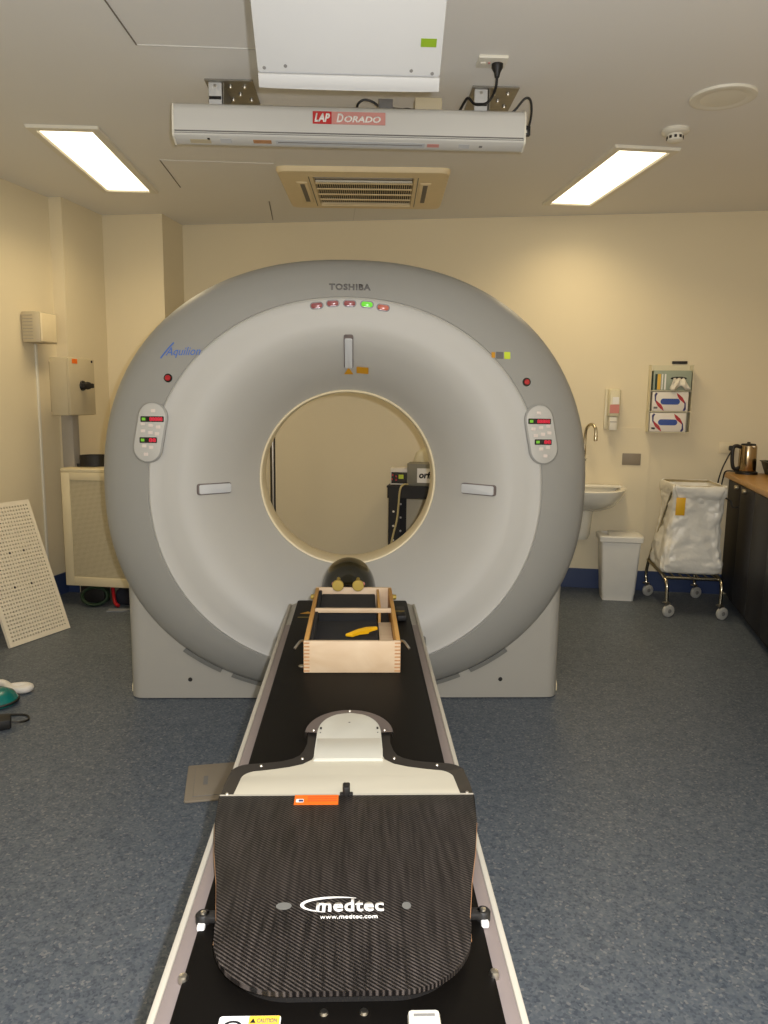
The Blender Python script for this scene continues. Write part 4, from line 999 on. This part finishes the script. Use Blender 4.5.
def glovebox(z, dx, label, first):
    q = wp(2.283 + dx, 0)
    g = thing('glove_box', label, 'glove box', (q[0], q[1], z), BWR, 'glove boxes in the wall holder')
    box('carton', (0, -0.058, 0.068), (0.245, 0.095, 0.134), M['carton'], g, 0.002)
    yprism('dispensing_slot', [(x, z_ + 0.068) for x, z_ in rrect(0.066, 0.021, 0.0205, 6)], -0.1068, -0.105, M['blue'], g)
    for s in (1, -1):
        pts = [(0.040, 0.064), (0.062, 0.050), (0.084, 0.030), (0.098, 0.005), (0.102, -0.030), (0.098, -0.012), (0.080, 0.004), (0.060, 0.020), (0.048, 0.040)]
        yprism('red_swoosh', [(s * x, 0.066 + s * z_) for x, z_ in pts], -0.1066, -0.105, M['red'], g)
        pb_ = [(0.094, 0.012), (0.106, -0.008), (0.110, -0.050), (0.100, -0.064), (0.088, -0.060), (0.098, -0.040), (0.098, -0.012)]
        yprism('navy_swoosh', [(s * x, 0.066 + s * z_) for x, z_ in pb_], -0.1067, -0.105, M['navy'], g)
    box('size_mark', (-0.098, -0.1058, 0.024), (0.026, 0.0012, 0.014), M['textgrey'] if first else M['dark'], g)
    return g
glovebox(1.3435, 0.005, 'white glove box with red and blue swooshes on the middle shelf of the holder', True)
glovebox(1.1965, -0.003, 'white glove box with red and blue swooshes on the bottom shelf of the holder', False)
q = wp(2.065, 0)
sn = thing('wall_plate', 'grey rectangular metal plate on the wall between basin and trolley', 'wall plate', (q[0], q[1], 0.988), BWR)
yprism('plate', rrect(0.066, 0.043, 0.004, 3), -0.0165, -0.0105, M['socket'], sn, 0.002)
box('sensor_eye', (0, -0.0167, 0), (0.03, 0.002, 0.03), M['socket'], sn)
wb = thing('waste_bin', 'tall white plastic waste bin under the wall plate', 'bin', (1.925, 5.235, 0), BWR)
bm = bmesh.new()
loft(bm, [[(p_[0], p_[1], z) for p_ in rrect(w, d, 0.02, 4)] for w, d, z in ((0.108, 0.085, 0.0), (0.112, 0.088, 0.045), (0.115, 0.090, 0.05), (0.137, 0.108, 0.44), (0.13, 0.10, 0.44), (0.10, 0.08, 0.05))], True, True, True)
link('body', bm, M['bin'], wb, smooth=True)
bm = bmesh.new()
loft(bm, [[(p_[0], p_[1], z) for p_ in rrect(w, d, 0.02, 4)] for w, d, z in ((0.143, 0.113, 0.425), (0.150, 0.120, 0.43), (0.152, 0.122, 0.462), (0.146, 0.116, 0.470), (0.120, 0.09, 0.471), (0.115, 0.085, 0.462))], True, True, True)
link('lid', bm, M['bin'], wb, smooth=True)
box('lid_flap', (0.02, 0.0, 0.470), (0.20, 0.15, 0.010), M['bin'], wb, 0.004, RX(R(6)))

# ------------------------------------------------------------------ laundry trolley
TL = thing('bag_trolley', 'chrome bag trolley on casters beside the dark cabinets', 'trolley', (2.305, 4.96, 0), BWR)
def loc_rect(hx, hy, z): return [(-hx, -hy, z), (hx, -hy, z), (hx, hy, z), (-hx, hy, z)]
for sx in (-1, 1):
    tube('post', [(sx * 0.168 - 0.03, 0.31, 0.10), (sx * 0.168 - 0.03, 0.29, 0.25), (sx * 0.158, -0.12, 0.80), (sx * 0.152, -0.19, 0.855)], 0.011, M['chrome'], TL, 10)
    tube('leg', [(sx * 0.168 - 0.03, 0.305, 0.27), (sx * 0.172 - 0.012, 0.0, 0.262), (sx * 0.178 - 0.005, -0.16, 0.255), (sx * 0.172, -0.225, 0.215), (sx * 0.168, -0.235, 0.10)], 0.011, M['chrome'], TL, 10)
tube('bag_ring', [(x, y, 0.862) for x, y in rrect(0.155, 0.205, 0.03, 4)], 0.009, M['chrome'], TL, 8, False, closed=True)
bm = bmesh.new()
for k in range(7): btube(bm, [(-0.18 + k * 0.052, 0.30, 0.262), (-0.165 + k * 0.054, -0.17, 0.250)], 0.006, 8, False)
link('shelf_bar', bm, M['chrome'], TL, smooth=True)
tube('cross_bar', [(-0.175, -0.165, 0.25), (0.172, -0.165, 0.25)], 0.010, M['chrome'], TL, 10, False)
tube('cross_bar', [(-0.198, 0.304, 0.264), (0.138, 0.304, 0.264)], 0.010, M['chrome'], TL, 10, False)
for x, y, zt in ((-0.168, -0.235, 0.10), (0.168, -0.235, 0.10), (-0.198, 0.315, 0.10), (0.138, 0.315, 0.10)):
    c_ = lathe('caster', [(0, -0.014), (0.026, -0.014), (0.036, -0.012), (0.042, -0.007), (0.042, 0.007), (0.036, 0.012), (0.026, 0.014), (0, 0.014)], M['casterw'], TL, 24, T(x + 0.012, y - 0.012, 0.042) @ RZ(R(25)) @ RX(R(90)))
    lathe('wheel_hub', [(0, -0.017), (0.012, -0.016), (0.016, -0.0125), (0.016, 0.0125), (0.012, 0.016), (0, 0.017)], M['groove'], c_, 18, T(x + 0.012, y - 0.012, 0.042) @ RZ(R(25)) @ RX(R(90)))
    bm = bmesh.new()
    for s in (-1, 1): bbox(bm, (x + 0.006 + s * 0.008, y - 0.006 + s * 0.018, 0.062), (0.022, 0.003, 0.055), 0, RZ(R(25)))
    bbox(bm, (x, y, 0.092), (0.034, 0.042, 0.010), 0.002, RZ(R(25)))
    link('caster_fork', bm, M['steel'], c_)
tube('hook', [(0.157, -0.15, 0.80), (0.200, -0.17, 0.775), (0.206, -0.18, 0.745), (0.222, -0.19, 0.735), (0.238, -0.20, 0.745)], 0.005, M['cord'], TL, 8)
bg = thing('laundry_bag', 'full white plastic bag with a yellow tag hanging in the chrome trolley', 'bag', (2.305, 4.96, 0), BWR)
bm = bmesh.new(); rings = []
prof = [(0.164, 0.216, 0.874, 0), (0.170, 0.222, 0.860, 0), (0.172, 0.222, 0.838, 0), (0.171, 0.220, 0.80, 0), (0.160, 0.198, 0.782, 0), (0.160, 0.192, 0.70, 0), (0.168, 0.194, 0.60, -0.006), (0.182, 0.200, 0.48, -0.012), (0.195, 0.204, 0.38, -0.016), (0.199, 0.204, 0.315, -0.016), (0.188, 0.19, 0.282, -0.014), (0.14, 0.14, 0.272, -0.01), (0.03, 0.03, 0.270, 0)]
for i, (w, d, z, ox) in enumerate(prof):
    ring = []
    pts = rrect(w, d, 0.05 if i > 2 else 0.03, 7)
    for k, (x, y) in enumerate(pts):
        f = 0.0 if i < 2 else 0.007
        n_ = f * (math.sin(k * 1.9 + z * 22) + 0.7 * math.sin(k * 3.7 - z * 31 + 1))
        l_ = math.hypot(x, y)
        ring.append((x * (1 + n_ / l_) + ox, y * (1 + n_ / l_), z + (0.006 * math.sin(k * 1.3) if i < 3 else 0)))
    rings.append(ring)
inner = [[(p_[0] * 0.93, p_[1] * 0.93, p_[2] - 0.002) for p_ in rings[0]], [(p_[0] * 0.88, p_[1] * 0.86, 0.77) for p_ in rings[0]], [(p_[0] * 0.7, p_[1] * 0.7, 0.66) for p_ in rings[0]]]
loft(bm, inner[::-1] + rings, True, True, True)
o = link('bag_body', bm, M['bag'], bg, smooth=True)
md = o.modifiers.new('smooth', 'SUBSURF'); md.levels = 3; md.render_levels = 3
tx = bpy.data.textures.new('wrinkles', 'CLOUDS'); tx.noise_scale = 0.085; tx.noise_depth = 3
vg = o.vertex_groups.new(name='sides')
for v in o.data.vertices: vg.add([v.index], 1.0 if 0.29 < v.co.z < 0.82 else 0.25, 'REPLACE')
md = o.modifiers.new('wrinkle', 'DISPLACE'); md.texture = tx; md.strength = 0.042; md.mid_level = 0.55; md.vertex_group = 'sides'; md.texture_coords = 'LOCAL'
box('yellow_tag', (-0.118, -0.214, 0.735), (0.058, 0.004, 0.118), M['tag'], bg, 0.001, RX(R(4)))

# ------------------------------------------------------------------ counter along the right wall
dC = Vector((-0.2755, -0.9613, 0)); rC = Vector((0.9613, -0.2755, 0))
rz = math.atan2(rC.y, rC.x)                     # local x = away from the room, local -y = toward the camera
oC = Vector((2.700, 5.345, 0))
wt = tag(prism('worktop', [(0.0, -0.02), (0.60, -0.115), (0.60, -3.6), (0.0, -3.6)][::-1], 0.880, 0.915, M['worktop'], None, 0.004), 'honey coloured wooden worktop over the dark cabinets along the right wall', 'worktop')
wt.location = oC; wt.rotation_euler = (0, 0, rz)
for k in range(4):
    y0 = -0.12 - k * 0.80
    c_ = thing('base_cabinet', ['dark base cabinet under the kettle end of the worktop', 'dark base cabinet second from the back wall under the worktop', 'dark base cabinet third from the back wall under the worktop', 'dark base cabinet furthest from the back wall under the worktop'][k], 'cabinet', oC + dC * (-y0) + rC * 0.02, rz, 'dark base cabinets')
    box('carcass', (0.29, -0.40, 0.475), (0.55, 0.798, 0.80), M['cab'], c_)
    box('toe_kick', (0.30, -0.40, 0.04), (0.48, 0.798, 0.078), M['blackm'], c_)
    for j in range(2):
        d_ = box('door', (0.006, -0.20 - j * 0.40, 0.475), (0.016, 0.394, 0.79), M['cab'], c_, 0.002)
        ky = [-0.325, -0.565][j]
        if k == 0: prism('knob', ell(0.030, 0.013, 20), 0, 0.022, M['knob'], d_, 0.006, T(-0.003, ky, 0.848) @ RY(R(-90)) @ RZ(R(90)))
kt = thing('electric_kettle', 'polished steel electric kettle with black handle on the worktop', 'kettle', (2.772, 5.16, 0.9155), R(172))
kt.scale = (0.88, 0.88, 0.95)
lathe('base', [(0, 0.022), (0.070, 0.022), (0.082, 0.014), (0.082, 0.0)], M['cord'], kt, 32)
lathe('body', [(0, 0.024), (0.066, 0.024), (0.068, 0.03), (0.064, 0.20), (0.061, 0.21), (0.05, 0.214), (0, 0.216)], M['kettle'], kt, 40)
lathe('lid', [(0.056, 0.213), (0.052, 0.222), (0.012, 0.226), (0.012, 0.235), (0, 0.236)], M['blackm'], kt, 32)
tube('handle', [(0.055, 0, 0.195), (0.09, 0, 0.205), (0.115, 0, 0.190), (0.118, 0, 0.12), (0.108, 0, 0.055), (0.085, 0, 0.035), (0.062, 0, 0.045)], 0.014, M['cord'], kt, 12)
prism('spout', [(-0.055, -0.02), (-0.074, 0), (-0.055, 0.02)], 0.19, 0.212, M['kettle'], kt, 0.003, RZ(R(-70)))
q = wp(2.72, 0)
ks = thing('wall_socket', 'white wall socket behind the kettle with a black plug', 'socket', (q[0], q[1], 1.085), BWR)
yprism('faceplate', rrect(0.058, 0.040, 0.004, 3), -0.010, 0.0, M['cream'], ks, 0.002)
box('plug', (0.022, -0.028, 0.0), (0.036, 0.036, 0.036), M['cord'], ks, 0.008)
kc = tag(tube('kettle_cord', [(2.735, 5.305, 1.075), (2.70, 5.29, 1.03), (2.655, 5.27, 0.95), (2.625, 5.25, 0.88), (2.615, 5.24, 0.83), (2.635, 5.235, 0.82), (2.645, 5.235, 0.87), (2.655, 5.225, 0.925), (2.69, 5.19, 0.932), (2.72, 5.18, 0.925)], 0.005, M['cord'], None, 8), 'black cord looping from the wall plug over the worktop edge to the kettle', 'cord')
tg = thing('plastic_tray', 'dark green plastic tray on the worktop right of the kettle', 'tray', (2.975, 5.085, 0.9155), rz)
bm = bmesh.new()
loft(bm, [[(x, y, z) for x, y in rrect(w, d, 0.02, 4)] for w, d, z in ((0.085, 0.09, 0.0), (0.11, 0.115, 0.085), (0.118, 0.122, 0.088), (0.118, 0.122, 0.093), (0.104, 0.11, 0.093), (0.08, 0.085, 0.01))], True, True, True)
link('tub', bm, M['traygreen'], tg, smooth=True)
tag(box('beige_packet', (2.945, 4.93, 0.958), (0.06, 0.05, 0.085), M['boxgrey'], None, 0.006, RZ(rz)), 'small beige packet standing in front of the dark green tray', 'packet')

# ------------------------------------------------------------------ light: the camera's own flash beside the lens
fl = bpy.data.lights.new('camera_flash', 'POINT'); fl.energy = 165; fl.shadow_soft_size = 0.012; fl.color = (0.975, 0.98, 1.02)
fo = bpy.data.objects.new('camera_flash', fl); COL.objects.link(fo)
fo.location = CP + rt * 0.062 + up * 0.045 + fw * 0.01
w = bpy.data.worlds.new('world'); SC.world = w; w.use_nodes = True
w.node_tree.nodes['Background'].inputs['Color'].default_value = (0, 0, 0, 1)

vs = SC.view_settings
vs.view_transform = 'Standard'; vs.look = 'None'; vs.gamma = 1.0; vs.use_curve_mapping = False; vs.exposure = 0.0
